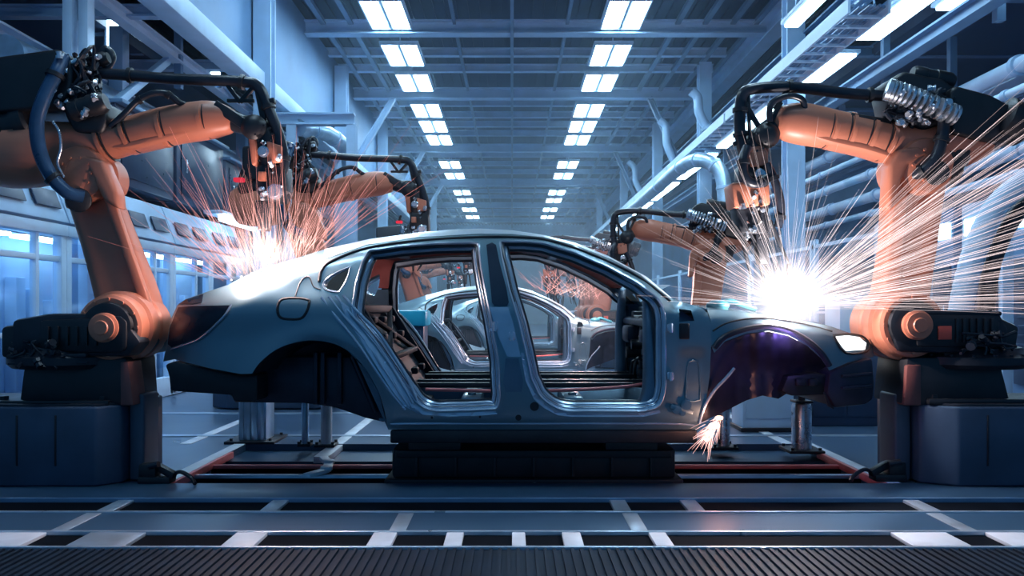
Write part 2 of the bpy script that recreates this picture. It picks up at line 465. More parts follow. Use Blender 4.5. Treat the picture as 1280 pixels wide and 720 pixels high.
# roof, trunk lid, hood: lofted from one silhouette to the other
def cross(pxs, crown, ex=0.0, n=14, th=0.012, drop=0.0):
    mb = MB(); top = []
    for px in pxs:
        a = near(px, interp(SIL, px) + 0.4, ex); b = flip(a); r = []
        for i in range(n + 1):
            t = i / n; p = a.lerp(b, t); p.z += crown * (1 - abs(2 * t - 1) ** 2.2) - drop; r.append(p)
        top.append(r)
    rings = [r + [p - Vector((0, 0, th)) for p in reversed(r)] for r in top]
    mb.ring_loft(rings); return mb
rng = lambda a, b, s: [a + (b - a) * i / s for i in range(s + 1)]
cross(rng(455, 716, 22), 0.03).build('roof_panel', M_HIGHLIGHT, car)
mb = cross(rng(458, 712, 12), 0.0, 0.03, 10, 0.03, 0.055); mb.build('roof_lining', M_WELDGLOW, car, label='red brown inner roof skin')
for px in (480, 590, 700):
    mb = MB(); a = near(px, interp(SIL, px) + 12, 0.06); mb.beam(a, flip(a), 0.09, 0.03, 0.01); mb.build('roof_bow', M_INNER, car)
cross(rng(226, 322, 10), 0.02).build('trunk_lid', M_PAINT, car)
mb = MB(); a = near(321, 341, 0.02); b = near(420, 385, 0.12)
mb.ring_loft([[a, flip(a), flip(a) - Vector((0, 0, .02)), a - Vector((0, 0, .02))], [b, flip(b), flip(b) - Vector((0, 0, .02)), b - Vector((0, 0, .02))]])
mb.build('parcel_shelf', M_INNER, car)
cross(rng(846, 1088, 20), 0.035).build('hood_panel', M_PAINT, car)
# fuel filler door
FD = catmull([(347, 390), (348, 380), (354, 374), (372, 373), (385, 375), (386.5, 379), (383, 390), (376, 398), (362, 399), (351, 397)], 4, True)
mb = patch(shrink(FD, 0.9), [], lambda x, y: near(x, y, -0.010), 5, 0.01, 3); fd = mb.build('fuel_door', M_PAINT, car)
mb = MB(); mb.tube([near(x, y, -0.001) for x, y in FD + FD[:1]], 0.009, 8, 1); mb.build('gasket', M_UNDER, fd)
mb = MB(); mb.tube([near(x, y, -0.001) for x, y in [(369, 371), (376, 352), (386, 346), (392, 358), (401, 362)]], 0.004, 6, 5); mb.build('quarter_seam', M_UNDER, car)
# tail lamp and lid edge
TL = [(222.5, 384), (240, 382.5), (287, 381.5), (279, 394), (262, 410), (244, 424), (214, 434), (209.5, 430), (212, 410)]
mb = patch(TL, [], lambda x, y: near(x, y, -0.012), 6, 0.03); tl, tl2 = both('tail_lamp', mb, M_LAMPRED, label='dark smoked tail lamp')
mb = MB(); mb.tube([near(x, y, -0.016) for x, y in [(289, 380.5), (280, 395), (263, 412), (245, 426), (214, 436.5)]], 0.006, 8, 5); mb.build('lamp_trim', M_JAMB, tl)
mb = patch([(223, 380), (232, 374.5), (254, 367.5), (252, 378), (240, 380)], [], lambda x, y: near(x, y, -0.008), 5, 0.02); both('lid_corner', mb, M_LAMPRED)
# rear under-structure
mb = MB(); d = D0 + 0.13
mb.prism([P(x, y, d) for x, y in [(205, 456), (219, 451), (261, 461), (301, 469), (322, 468), (322, 502), (291, 502.5), (289, 494), (212, 489), (210, 468)]], (0, 2 * (YC - d), 0), 0.02)
mb.build('rear_bumper_beam', M_UNDER, car)
def wheelhouse():
    mb = MB(); L = [near(x, y, 0.004) for x, y in ARCH]; c = sum(L, Vector()) / len(L)
    rings = []
    for dk, k in ((0.0, 1.0), (0.02, 0.975), (0.06, 0.965), (0.30, 0.94), (0.42, 0.86), (0.47, 0.5), (0.48, 0.02)):
        rings.append([c + (p - c) * k + Vector((0, dk, 0)) for p in L])
    mb.ring_loft(rings, cap=False, closed=False)
    d = D0 + 0.36
    mb.prism([P(x, y, d) for x, y in [(300, 462), (330, 446), (470, 446), (480, 528), (455, 522), (418, 509), (381, 504), (292, 503)]], (0, 0.1, 0), 0.01)
    for x in (395, 404, 425): mb.beam(P(x, 440, d - 0.05), P(x, 505, d - 0.05), 0.03, 0.05, 0.005)
    mb.tube([P(x, y, d - .06) for x, y in [(440, 445), (455, 480), (470, 515)]], 0.02, 8)
    return mb
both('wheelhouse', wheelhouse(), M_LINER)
# rocker underside and floor
mb = MB(); mb.box(P(679, 543.5, D0 + .12), (2.04, 0.18, 0.085), None, 0.012); both('rocker_rail', mb, M_UNDER)
mb = MB(); mb.tube([near(488, 530, .004), near(560, 529.5, .002), near(700, 529.5, .002), near(830, 529.5, .002), near(868, 531, .004)], .008, 8, 4); both('rocker_ridge', mb, M_JAMB)
mb = MB(); xa, xb = -0.90, 1.22; zf = 0.46
rings = []
N = 40
for i in range(25):
    x = xa + (xb - xa) * i / 24; r = []
    for k in range(N + 1):
        y = D0 + 0.13 + 2 * (YC - D0 - 0.13) * k / N; u = abs(y - YC)
        z = zf + 0.16 * sm(0.2, 0.08, u) + 0.02 * (math.sin(x * 16) > 0.4) * (0.25 < u < 0.65) + 0.08 * sm(0.02, 0.0, abs(x + 0.05) - 0.06) * (u < 0.68)
        r.append(Vector((x, y, z)))
    rings.append(r + [p - Vector((0, 0, .02)) for p in reversed(r)])
mb.ring_loft(rings); mb.build('floor_pan', M_INNER, car)
for x in (-0.28, 0.42):
    mb = MB(); mb.box((x, YC, 0.55), (0.14, 1.45, 0.10), None, 0.02)
    for y in (-.6, -.3, .3, .6): mb.cyl((x, YC + y, .6), (x, YC + y, .615), 0.03, 12)
    mb.build('seat_crossmember', M_PAINT, car)
mb = MB()
for y in (-.5, -.25, .25, .5): mb.beam((-.7, YC + y, .66), (1.0, YC + y, .66), 0.05, 0.035, 0.008)
mb.build('seat_rail', M_CASE, car)
mb = MB(); mb.tube([(-.6, YC - .62, .64), (.1, YC - .64, .63), (.8, YC - .62, .66), (1.05, YC - .55, .72)], 0.012, 8); mb.build('brake_line', M_REDRAIL, car, label='red pipe along the cabin floor')
# rear seat bulkhead: a leaning frame with a web of braces
mb = MB(); a = Vector((-1.05, D0 + .22, 1.20)); b = Vector((-0.62, D0 + .22, 0.52)); far = lambda v: flip(v)
mb.beam(a, b, 0.05, 0.07, 0.012); mb.beam(far(a), far(b), 0.05, 0.07, 0.012); mb.beam(a, far(a), 0.05, 0.06, 0.012); mb.beam(b, far(b), 0.06, 0.06, 0.012)
m_ = a.lerp(b, .5); mb.beam(m_, far(m_), 0.06, 0.04, 0.01); mb.beam(a, far(m_), .04, .03, .006); mb.beam(far(a), m_, .04, .03, .006)
for t in (0.12, 0.3, 0.7, 0.85):
    q = a.lerp(b, t)
    for s_ in (.18, .5, .82): mb.box(q.lerp(far(q), s_), (.05, .12, .05), None, .012)
mb.build('seat_bulkhead', mat('bulkhead_black', (.008, .014, .026), .6, spec=.15), car)
mb = MB(); q0, q1 = a + Vector((-.05, .05, 0)), b + Vector((-.05, .05, 0))
mb.ring_loft([[q0, far(q0), far(q0) + Vector((-.015, 0, 0)), q0 + Vector((-.015, 0, 0))], [q1, far(q1), far(q1) + Vector((-.015, 0, 0)), q1 + Vector((-.015, 0, 0))]])
mb.build('bulkhead_sheet', mat('bulkhead_navy', (.010, .020, .038), .6, spec=.15), car)
# firewall with the hardware on it
mb = MB(); mb.box((1.10, YC, 0.86), (0.03, 1.40, 0.72), None, 0.01)
for k in range(9): mb.box((1.07, YC - .62 + k * .155, 0.62 + (k % 3) * .07), (0.05, 0.10, 0.26), None, 0.02)
mb.build('firewall', M_INNER, car)
mb = MB(); R2 = random.Random(3)
for k in range(26):
    y = YC + R2.uniform(-.62, .62); z = R2.uniform(.6, 1.15); p = Vector((1.05, y, z))
    if k % 3 == 0: mb.box(p, (R2.uniform(.05, .12), R2.uniform(.05, .12), R2.uniform(.05, .12)), None, .012)
    elif k % 3 == 1: mb.cyl(p, p - Vector((R2.uniform(.05, .12), 0, 0)), R2.uniform(.02, .05), 14)
    else: mb.tube([p, p + Vector((-.08, R2.uniform(-.1, .1), .05)), p + Vector((-.06, R2.uniform(-.2, .2), -.12)), p + Vector((0, R2.uniform(-.3, .3), -.15))], .012, 7)
mb.build('bulkhead_fitting', M_BLACK, car)
mb = MB(); c0 = Vector((0.98, D0 + .2, 1.10)); mb.cyl(c0, flip(c0), 0.035, 16)
for y in (.35, .8, 1.25, 1.5): mb.beam(Vector((0.98, D0 + y, 1.10)), Vector((1.1, D0 + y, .85)), .04, .03, .006)
mb.box((0.96, YC + .3, 1.0), (.10, .30, .14), None, .03); mb.box((0.97, YC - .35, 1.0), (.07, .16, .10), None, .02)
mb.build('dash_crossbeam', M_LINER, car)
# hinge post seen through the front opening
mb = MB(); mb.limb([near(808, 356, .17), near(811, 420, .17), near(812, 486, .16), near(800, 506, .15)], [(.03, .05), (.04, .06), (.05, .07), (.03, .06)], 16)
both('hinge_post', mb, M_INNER)
mb = MB()
for x, y in ((838, 410), (838, 470), (619, 408), (640, 420)):
    p = near(x, y, -.01); mb.box(p, (.045, .03, .05), None, .008); mb.cyl(p + Vector((0, -.02, -.03)), p + Vector((0, -.02, .03)), .012, 10)
mb.build('door_hinge', M_JAMB, car)
mb = MB(); mb.box(near(855.5, 414, -.005), (.065, .03, .105), None, .008); mb.build('hinge_pillar_plug', M_UNDER, car)
mb = MB()
for x, y, r in ((846, 512, .03), (858, 506, .035), (853, 516, .022)): mb.cyl(near(x, y, .02), near(x, y, -.02), r, 16); mb.cyl(near(x, y, -.02), near(x, y, -.035), r * .5, 12)
mb.beam(near(838, 508, -.01), near(866, 516, -.01), .02, .03, .005); mb.build('jack_bracket', M_PAINT, car)
# centre pillar trim
mb = patch([(608, 306), (615, 303), (620, 306), (625, 330), (633, 360), (636, 378), (634, 382), (618, 382), (615, 378)], [], lambda x, y: near(x, y, -.008), 5, .02); both('pillar_trim', mb, mat('pillar_trim_navy', (.008, .022, .045), .3), label='dark centre pillar trim')
mb = patch([(632, 448), (648, 448), (654, 476), (652, 490), (632, 490), (629, 478)], [], lambda x, y: near(x, y, -.004), 6, .014); both('pillar_cover', mb, M_INNER)
mb = MB()
for x, y, r in ((628, 402, .03), (634, 414, .018), (668, 508, .03), (600, 521, .008), (648, 522, .02), (540, 522, .009)):
    p = near(x, y); mb.cyl(p + Vector((0, .01, 0)), p - Vector((0, .004, 0)), r, 16)
build_each(mb, 'access_hole', M_UNDER, car)
# front fender, headlamp, wheelhouse, bumper beam
FEN = [(884, 386.5), (921, 389), (969, 396), (1034, 407), (1074, 421), (1091, 432), (1092, 446), (1060, 453), (1037, 463), (1027, 447.5), (1010, 432), (986, 419), (961, 413.5), (933, 417), (906, 427), (893, 441), (889, 432), (889, 404)]
both('front_fender', patch(FEN, [], near, 6.0), M_PAINT)
ARCH2 = catmull([(893, 441), (906, 427), (933, 417), (961, 413.5), (986, 419), (1010, 432), (1027, 447.5), (1037, 463)], 4)
mb = MB(); mb.tube([near(x, y - 6, -.012) for x, y in ARCH2], .02, 8, 1); both('fender_lip', mb, M_LINER)
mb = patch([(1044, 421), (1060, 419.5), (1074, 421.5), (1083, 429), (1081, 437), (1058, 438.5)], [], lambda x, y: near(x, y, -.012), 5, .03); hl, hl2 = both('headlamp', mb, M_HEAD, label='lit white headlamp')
mb = MB(); mb.tube([near(x, y, -.014) for x, y in [(1042, 419), (1060, 417.5), (1077, 420), (1086, 429), (1083, 439.5), (1057, 441), (1042, 419)]], .008, 8, 3); mb.build('headlamp_bezel', M_BLACK, hl)
LN = [(889, 436), (906, 428), (933, 418), (961, 414.5), (986, 420), (1010, 433), (1026, 448), (1036, 463), (1042, 480), (1038, 493), (985, 491), (973, 498.5), (953, 494.5), (933, 500.5), (901, 516.5), (874, 529), (881, 500), (886, 470)]
def lin(x, y):
    e = 0.03 + 0.26 * sm(412, 470, y) * sm(885, 935, x) + 0.012 * math.sin(x * 0.33) * sm(900, 930, x) * sm(1030, 1010, x)
    return near(x, y, e)
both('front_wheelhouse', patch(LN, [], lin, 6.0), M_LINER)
mb = MB(); mb.tube([near(x, y, -.01) for x, y in [(874, 529), (881, 508), (893, 488), (908, 472), (918, 460)]], .011, 8, 5); both('wheelhouse_flange', mb, M_JAMB)
mb = MB(); d = D0 + .22
mb.prism([P(x, y, d) for x, y in [(977, 489), (985, 470), (1020, 466), (1044, 470), (1046, 484), (1036, 494), (990, 495)]], (0, .3, 0), .015)
for x in (1000, 1016): mb.box(P(x, 478, d - .02), (.06, .05, .05), None, .01)
mb.prism([P(x, y, d - .02) for x, y in [(1030, 490), (1040, 492), (1043, 512), (1036, 508)]], (0, .03, 0), .004)
both('front_subframe', mb, M_UNDER)
mb = MB(); d = D0 + .16
mb.prism([P(x, y, d) for x, y in [(1037, 466), (1060, 455), (1091, 447), (1094, 480), (1092, 500), (1082, 506), (1044, 510), (1034, 492)]], (0, 2 * (YC - d), 0), .02)
for y0 in (470, 485): mb.beam(P(1052, y0, d - .01), P(1090, y0 - 3, d - .01), .03, .02, .005)
mb.build('front_bumper_beam', M_LINER, car)
mb = MB(); p = near(897, 382, .12)
mb.ball(p, .075, 2, (1.1, .8, .55)); mb.tube([p, p + Vector((.08, 0, .03)), p + Vector((.17, 0, .0)), p + Vector((.26, 0, -.03))], .02, 8); mb.build('cowl_motor', mat('teal_cap', (.03, .17, .22), .35), car, label='small teal unit on the cowl')
mb = MB(); a = near(852, 392, .3); mb.box((a.x + .35, YC, 1.02), (0.5, 1.1, .3), None, .05); mb.build('engine_bay_tray', M_UNDER, car)
# =================================================================== welding robots
RD = 5.75
def q(px, py, dd=0.0):
    return P(px, py, RD + dd)
PX = RD / F                                                        # metres in a pixel of the robot plane

def wiring(mb, c, ext, n, seed, r=(0.006, 0.014)):
    R = random.Random(seed); c = Vector(c)
    for _ in range(n):
        rp = lambda: c + Vector([R.uniform(-e, e) for e in ext])
        a = rp(); b = rp(); m1 = a.lerp(b, .3) + Vector([R.uniform(-e, e) * .5 for e in ext]); m2 = a.lerp(b, .7) + Vector([R.uniform(-e, e) * .5 for e in ext])
        mb.tube([a, m1, m2, b], R.uniform(*r), 6, 4)

def fittings(mb, c, ext, n, seed, r=(0.015, 0.035)):
    R = random.Random(seed); c = Vector(c)
    for _ in range(n):
        p = c + Vector([R.uniform(-e, e) for e in ext]); ax = Vector((R.uniform(-1, 1), R.uniform(-1, -.1), R.uniform(-1, 1))).normalized()
        rr = R.uniform(*r)
        mb.lathe(p, ax, [(0, rr), (rr * .8, rr), (rr * .85, rr * .7), (rr * 1.6, rr * .7), (rr * 1.65, rr * .85), (rr * 2.0, rr * .85)], 8)

def coil(mb, pts, r, n, wire):
    """a corrugated sleeve: rings along a path"""
    path = [Vector(p) for p in catmull([tuple(p) for p in pts], 8)]
    L = len(path)
    for k in range(n):
        t = k / (n - 1) * (L - 1.001); i = int(t); p = path[i].lerp(path[i + 1], t - i); ax = (path[i + 1] - path[i]).normalized()
        mb.lathe(p - ax * wire, ax, [(0, r * .8), (wire * .3, r), (wire * 1.7, r), (wire * 2, r * .8)], 14)

def robot(label, s, c):
    """s = +1 arm reaches right, -1 left; c = joints and outlines read off the picture, in the robot's own plane"""
    sx, sy = c['shoulder']
    root = thing('welding_robot', label, 'robot', (c['base_x'], RD, c['base_z']), 'orange welding robots')
    # foot: a cast block with a flange
    mb = MB(); d = -.30
    mb.prism([q(x, y, d) for x, y in c['foot']], (0, .46, 0), .03)
    cx = Vector((c['base_x'], RD, c['base_z'])); mb.box(cx + Vector((0, 0, .02)), (.80, .68, .04), None, .012)
    for x in (-.34, .34):
        for y in (-.28, .28): mb.cyl(cx + Vector((x, y, .04)), cx + Vector((x, y, .065)), .03, 6)
    f = mb.build('foot', M_BLACK, root)
    mb = MB(); mb.prism([q(x, y, -.31) for x, y in c['foot_plate']], (0, .2, 0), .01); mb.build('foot_cover', mat('dull_red_cover', (.22, .07, .06), .5), f, label='dull red cover on the foot')
    # carousel
    mb = MB(); top = Vector((cx.x, RD, P(0, 452, RD).z))
    mb.lathe(top, (0, 0, 1), [(-.03, .40), (0, .43), (.05, .43), (.07, .40), (.11, .38), (.13, .30)], 40)
    mb.bolts(top + Vector((0, 0, .05)), (0, 0, 1), .41, 20, .012, .02)
    mb.prism([q(x, y, -.36) for x, y in c['carousel']], (0, .62, 0), .03)
    mb.build('carousel', M_CASE, root)
    # big shoulder joint, its axis runs away from us
    S = q(sx, sy)
    mb = MB(); mb.lathe(S + Vector((0, .16, 0)), (0, -1, 0), [(0, .17), (.02, .235), (.12, .25), (.20, .25), (.215, .235), (.235, .235), (.25, .25), (.36, .25), (.375, .23), (.39, .23), (.40, .225), (.47, .22), (.485, .20)], 44)
    mb.bolts(S + Vector((0, -.32, 0)), (0, -1, 0), .192, 12, .012, .016)
    mb.build('shoulder_housing', M_ORANGE, root)
    mb = MB(); mb.lathe(S + Vector((0, -.28, 0)), (0, -1, 0), [(0, .18), (.04, .175), (.05, .17), (.075, .165), (.085, .14)], 40); sh = mb.build('shoulder_ring', M_BLACK, root)
    mb = MB(); mb.lathe(S + Vector((0, -.36, 0)), (0, -1, 0), [(0, .10), (.035, .10), (.045, .085), (.06, .085), (.065, .05), (.075, .045)], 30); mb.bolts(S + Vector((0, -.40, 0)), (0, -1, 0), .07, 8, .009, .02)
    mb.build('hub_cap', M_ORANGE, sh)
    # motor block beside the shoulder
    mb = MB(); mb.prism([q(x, y, -.38) for x, y in c['motor']], (0, .36, 0), .025); mb.prism([q(x, y, -.32) for x, y in c['motor_back']], (0, .5, 0), .03)
    for k in range(6):
        x0, y0, x1, y1 = c['fins']; x = x0 + (x1 - x0) * k / 5; mb.beam(q(x, y0, -.385), q(x, y1, -.385), .018, .02, .003)
    mo = mb.build('shoulder_motor', M_BLACK, root)
    mb = MB(); x, y = c['label']; mb.box(q(x, y, -.388), (c['label_size'], .012, c['label_size']), None, .003); mb.build('motor_plate', c['label_mat'], mo, label=c['label_text'])
    mb = MB(); x0, y0, x1, y1 = c['rail']; mb.beam(q(x0, y0, -.36), q(x1, y1, -.36), .05, .03, .01); mb.beam(q(x0, y0 + 9, -.37), q(x1, y1 + 9, -.37), .012, .014, .003); mb.build('cable_rail', M_CASE, mo)
    mb = MB(); wiring(mb, q(*c['foot_wires'], -.36), (.22, .06, .09), 16, 11 + s); fittings(mb, q(*c['foot_wires'], -.40), (.2, .03, .07), 9, 5 + s); mb.build('cable_bundle', M_RUBBER, mo)
    # lower arm
    mb = MB(); pth = c['lower']; mb.limb([q(x, y, .05) for x, y, _, _ in pth], [(w * PX, dp) for _, _, w, dp in pth], 32, 4.5)
    la = mb.build('lower_arm', M_ORANGE, root)
    mb = MB(); x0, y0, x1, y1, w0, w1 = c['web']
    mb.limb([q(x0, y0, -.085), q((x0 + x1) / 2, (y0 + y1) / 2, -.075), q(x1, y1, -.085)], [(w0 * PX, .03), ((w0 + w1) / 2 * PX * .9, .03), (w1 * PX, .03)], 16, 5); mb.build('arm_web', M_ORANGE, la)
    # elbow
    E = q(*c['elbow'])
    mb = MB(); mb.lathe(E + Vector((0, .22, 0)), (0, -1, 0), [(0, .15), (.02, .19), (.20, .20), (.22, .185), (.25, .185), (.27, .20), (.36, .20), (.39, .185), (.41, .14)], 40)
    mb.bolts(E + Vector((0, -.19, 0)), (0, -1, 0), .11, 10, .011, .014); el = mb.build('elbow_joint', M_ORANGE, root)
    mb = MB(); mb.prism([q(x, y, -.20) for x, y in c['elbow_cover']], (0, .14, 0), .03, 3); mb.build('elbow_cover', M_ORANGE, el)
    mb = MB(); x, y = c['elbow_hole']; mb.cyl(q(x, y, -.15), q(x, y, -.225), .085, 22, bev=.015); mb.build('elbow_seal', M_BLACK, el)
    # upper arm: thick gear housing, collars and the long tube
    mb = MB(); pth = c['upper']; mb.limb([q(x, y, .0) for x, y, _ in pth], [(w * PX, w * PX * .95) for _, _, w in pth], 30, 2.3); ua = mb.build('upper_arm', M_ORANGE, root)
    mb = MB()
    for (x, y, w, ax, ay) in c['collars']:
        a = (q(x + ax, y + ay) - q(x, y)).normalized(); mb.lathe(q(x, y) - a * .02, a, [(0, w * PX * .9), (.006, w * PX), (.032, w * PX), (.038, w * PX * .9)], 30)
    build_each(mb, 'arm_collar', M_ORANGE, ua)
    mb = MB()
    for (x, y, w, ax, ay) in c['collars']:
        a = (q(x + ax, y + ay) - q(x, y)).normalized(); mb.lathe(q(x, y) + a * .024, a, [(0, w * PX * .9), (.002, w * PX * .985), (.008, w * PX * .985), (.01, w * PX * .9)], 30)
    build_each(mb, 'collar_seam', M_BLACK, ua)
    mb = MB(); pth = c['belly']; mb.limb([q(x, y, -.0) for x, y, _ in pth], [(w * PX, .11) for _, _, w in pth], 20, 3); mb.build('arm_belly', M_ORANGE, ua)
    # drive motors on the elbow
    mb = MB()
    for pl, d0, dp, bv in c['drives']: mb.prism([q(x, y, d0) for x, y in pl], (0, dp, 0), bv, 3)
    for (x, y, d0, ax, ay, L, r) in c['cans']:
        a = (q(x + ax, y + ay) - q(x, y)).normalized(); mb.lathe(q(x, y, d0), a, [(0, r * .8), (.02, r), (L * .3, r), (L * .31, r * .92), (L * .55, r * .92), (L * .56, r), (L - .03, r), (L, r * .75)], 26)
    dr = mb.build('drive_motor', M_BLACK, root)
    mb = MB(); x, y = c['wires']; wiring(mb, q(x, y, -.12), c['wire_ext'], 46, 21 + s, (.006, .016)); mb.build('cable_bundle', M_RUBBER, dr)
    mb = MB(); fittings(mb, q(x, y, -.2), c['wire_ext'], 22, 31 + s, (.012, .026)); build_each(mb, 'plug', M_SILVER, dr)
    # dress pack
    for h in c['hoses']:
        mb = MB(); mb.tube([q(x, y, dd) for x, y, dd in h['p']], h['r'], 14, 8, ribs=h.get('ribs', 0)); ho = mb.build(h['name'], h['m'], root)
        if 'clamps' in h:
            pts = h['p']; mb = MB()
            for k in h['clamps']:
                a, b = q(*pts[k]), q(*pts[k + 1]); ax = (b - a).normalized(); mb.lathe(a, ax, [(0, h['r'] * .9), (.002, h['r'] * 1.35), (.03, h['r'] * 1.35), (.032, h['r'] * .9)], 14)
            build_each(mb, 'clamp', M_BLACK, ho)
    mb = MB()
    for x0, y0, x1, y1, w in c['brackets']: mb.beam(q(x0, y0, -.05), q(x1, y1, -.05), w, w * .8, .006)
    build_each(mb, 'hose_bracket', M_BLACK, root)
    if 'coil' in c:
        mb = MB(); coil(mb, [q(x, y, dd) for x, y, dd in c['coil']], .075, 15, .012); mb.build('corrugated_sleeve', M_SILVER, dr)
    # wrist
    mb = MB(); pth = c['wrist']; mb.limb([q(x, y) for x, y, _ in pth], [(w * PX, w * PX) for _, _, w in pth], 22, 2.4)
    x, y = c['wrist_axis']; mb.lathe(q(x, y, .14), (0, -1, 0), [(0, .07), (.02, .09), (.24, .09), (.26, .07), (.28, .04)], 26); mb.bolts(q(x, y, -.12), (0, -1, 0), .06, 8, .008, .01)
    wr = mb.build('wrist', M_BLACK, root)
    mb = MB(); mb.prism([q(x, y, -.10) for x, y in c['wrist_cover']], (0, .2, 0), .02, 3); mb.build('wrist_cover', M_ORANGE, wr, label='orange plate on the black wrist')
    # welding gun
    mb = MB()
    for pl, d0, dp, bv in c['gun']: mb.prism([q(x, y, d0) for x, y in pl], (0, dp, 0), bv)
    gx, gy = c['gun_wires']; wiring(mb, q(gx, gy), (.09, .09, .20), 20, 41 + s, (.006, .013))
    for x0, y0, x1, y1, w in c['electrodes']: mb.limb([q(x0, y0), q((x0 + x1) / 2, (y0 + y1) / 2), q(x1, y1)], [(w, w), (w * .85, w * .85), (w * .5, w * .5)], 10, 2)
    gn = mb.build('weld_gun', M_BLACK, root)
    mb = MB()
    for pl, d0, dp, bv in c['gun_orange']: mb.prism([q(x, y, d0) for x, y in pl], (0, dp, 0), bv)
    mb.build('gun_housing', M_ORANGE, gn, label='orange block of the welding gun')
    mb = MB(); fittings(mb, q(gx, gy, -.08), (.08, .04, .2), 18, 51 + s, (.010, .022))
    for x, y, r in c['gun_discs']: mb.lathe(q(x, y, -.10), (0, -1, 0), [(0, r), (.02, r), (.025, r * .7), (.04, r * .7)], 22)
    build_each(mb, 'gun_fitting', M_SILVER, gn)
    if 'gun_tip' in c:
        mb = MB(); x, y = c['gun_tip']; mb.box(q(x, y - 2, -.1), (.07, .05, .03), None, .006); mb.build('red_sensor', emit('sensor_red', (1, .05, .1), .7), gn)
    return root

LEFT = dict(
    shoulder=(164, 408), base_x=-3.13, base_z=.54,
    foot=[(22, 508), (30, 446), (158, 446), (162, 508)], foot_plate=[(150, 507), (150, 452), (160, 452), (167, 507)],
    carousel=[(12, 446), (14, 400), (60, 392), (150, 392), (176, 428), (160, 446)],
    motor=[(46, 440), (48, 400), (150, 394), (158, 402), (158, 436), (150, 442)], motor_back=[(0, 448), (0, 408), (60, 402), (110, 405), (110, 448)], fins=(60, 408, 120, 432),
    label=(139, 412), label_size=.05, label_mat=M_SILVER, label_text='small bright plate on the motor', rail=(10, 446, 110, 444), foot_wires=(50, 442),
    lower=[(170, 412, 37, .12), (160, 372, 36, .115), (140, 310, 32, .105), (121, 255, 30, .10), (112, 222, 31, .11)], web=(186, 388, 136, 244, 6, 6),
    elbow=(112, 222), elbow_cover=[(80, 262), (76, 216), (84, 198), (106, 193), (128, 200), (146, 240), (148, 262), (128, 250), (112, 216), (100, 250)], elbow_hole=(98, 250),
    upper=[(-16, 198, 34), (6, 194, 41), (52, 192, 40), (92, 184, 31), (118, 180, 26), (160, 170, 23), (215, 157, 24), (262, 150, 23.5), (286, 151, 17), (295, 152, 10)],
    collars=[(132, 178, 26.5, 10, -3), (162, 169, 25, 10, -3), (206, 159.5, 25, 10, -2), (256, 150.5, 24.2, 10, -1)],
    belly=[(150, 186, 5), (172, 183, 7), (230, 168, 8), (268, 160, 6)],
    drives=[([(-20, 72), (70, 60), (80, 64), (92, 82), (88, 112), (72, 134), (-20, 142)], -.22, .42, .05), ([(84, 118), (128, 124), (134, 148), (126, 168), (92, 166), (78, 142)], -.16, .34, .04)],
    cans=[(40, 150, -.10, -10, 3, .32, .12), (88, 140, -.2, 10, -3, .26, .075), (112, 78, -.06, 8, -2, .14, .05)],
    wires=(100, 108), wire_ext=(.13, .10, .22),
    hoses=[dict(name='hose', m=M_BLUEHOSE, r=.046, p=[(80, 72, -.2), (70, 92, -.28), (54, 125, -.33), (46, 155, -.34), (50, 190, -.33), (64, 220, -.30), (84, 240, -.26), (104, 246, -.2)], clamps=[1, 5]),
           dict(name='conduit', m=M_RUBBER, r=.040, p=[(104, 84, -.05), (122, 91, -.05), (160, 94, -.05), (220, 99, -.05), (300, 102, -.05), (322, 108, -.05), (334, 132, -.05), (347, 165, -.05), (354, 195, -.05), (352, 216, -.05), (340, 226, -.05)], clamps=[2, 4, 6, 8]),
           dict(name='air_hose', m=M_RUBBER, r=.022, p=[(138, 158, -.12), (156, 142, -.14), (172, 126, -.15), (190, 117, -.15), (208, 117, -.13), (224, 128, -.1), (238, 134, -.02)], clamps=[2, 4]),
           dict(name='signal_cable', m=M_SILVER, r=.010, p=[(66, 152, -.28), (74, 165, -.28), (76, 185, -.27), (72, 204, -.26), (80, 222, -.24)]),
           dict(name='loop_hose', m=M_RUBBER, r=.030, p=[(110, 95, .0), (122, 76, .0), (132, 62, .02), (140, 72, .02), (130, 90, .0)])],
    brackets=[(284, 106, 300, 128, .035), (318, 108, 300, 128, .035), (284, 126, 318, 126, .03), (322, 110, 330, 150, .05), (270, 132, 312, 160, .09), (335, 128, 344, 126, .05)],
    wrist=[(282, 148, 13), (304, 156, 12), (322, 160, 15), (334, 178, 16), (336, 205, 14), (336, 224, 12)], wrist_axis=(330, 168),
    wrist_cover=[(309, 166), (319, 164), (322, 205), (314, 207)],
    gun=[([(322, 206), (356, 206), (358, 240), (350, 252), (328, 250), (318, 236)], -.09, .2, .015), ([(318, 250), (336, 250), (334, 288), (322, 288)], -.05, .1, .01)],
    gun_wires=(338, 212), electrodes=[(328, 270, 330, 322, .022), (345, 246, 352, 300, .018), (352, 300, 338, 322, .014)],
    gun_orange=[([(333, 176), (352, 182), (352, 202), (334, 204)], -.115, .05, .01), ([(322, 214), (332, 214), (332, 226), (322, 226)], -.115, .06, .008)],
    gun_discs=[(344, 240, .055), (330, 190, .04)], gun_tip=(299, 227))
LEFT['brackets'].append((304, 212, 299, 228, .03))

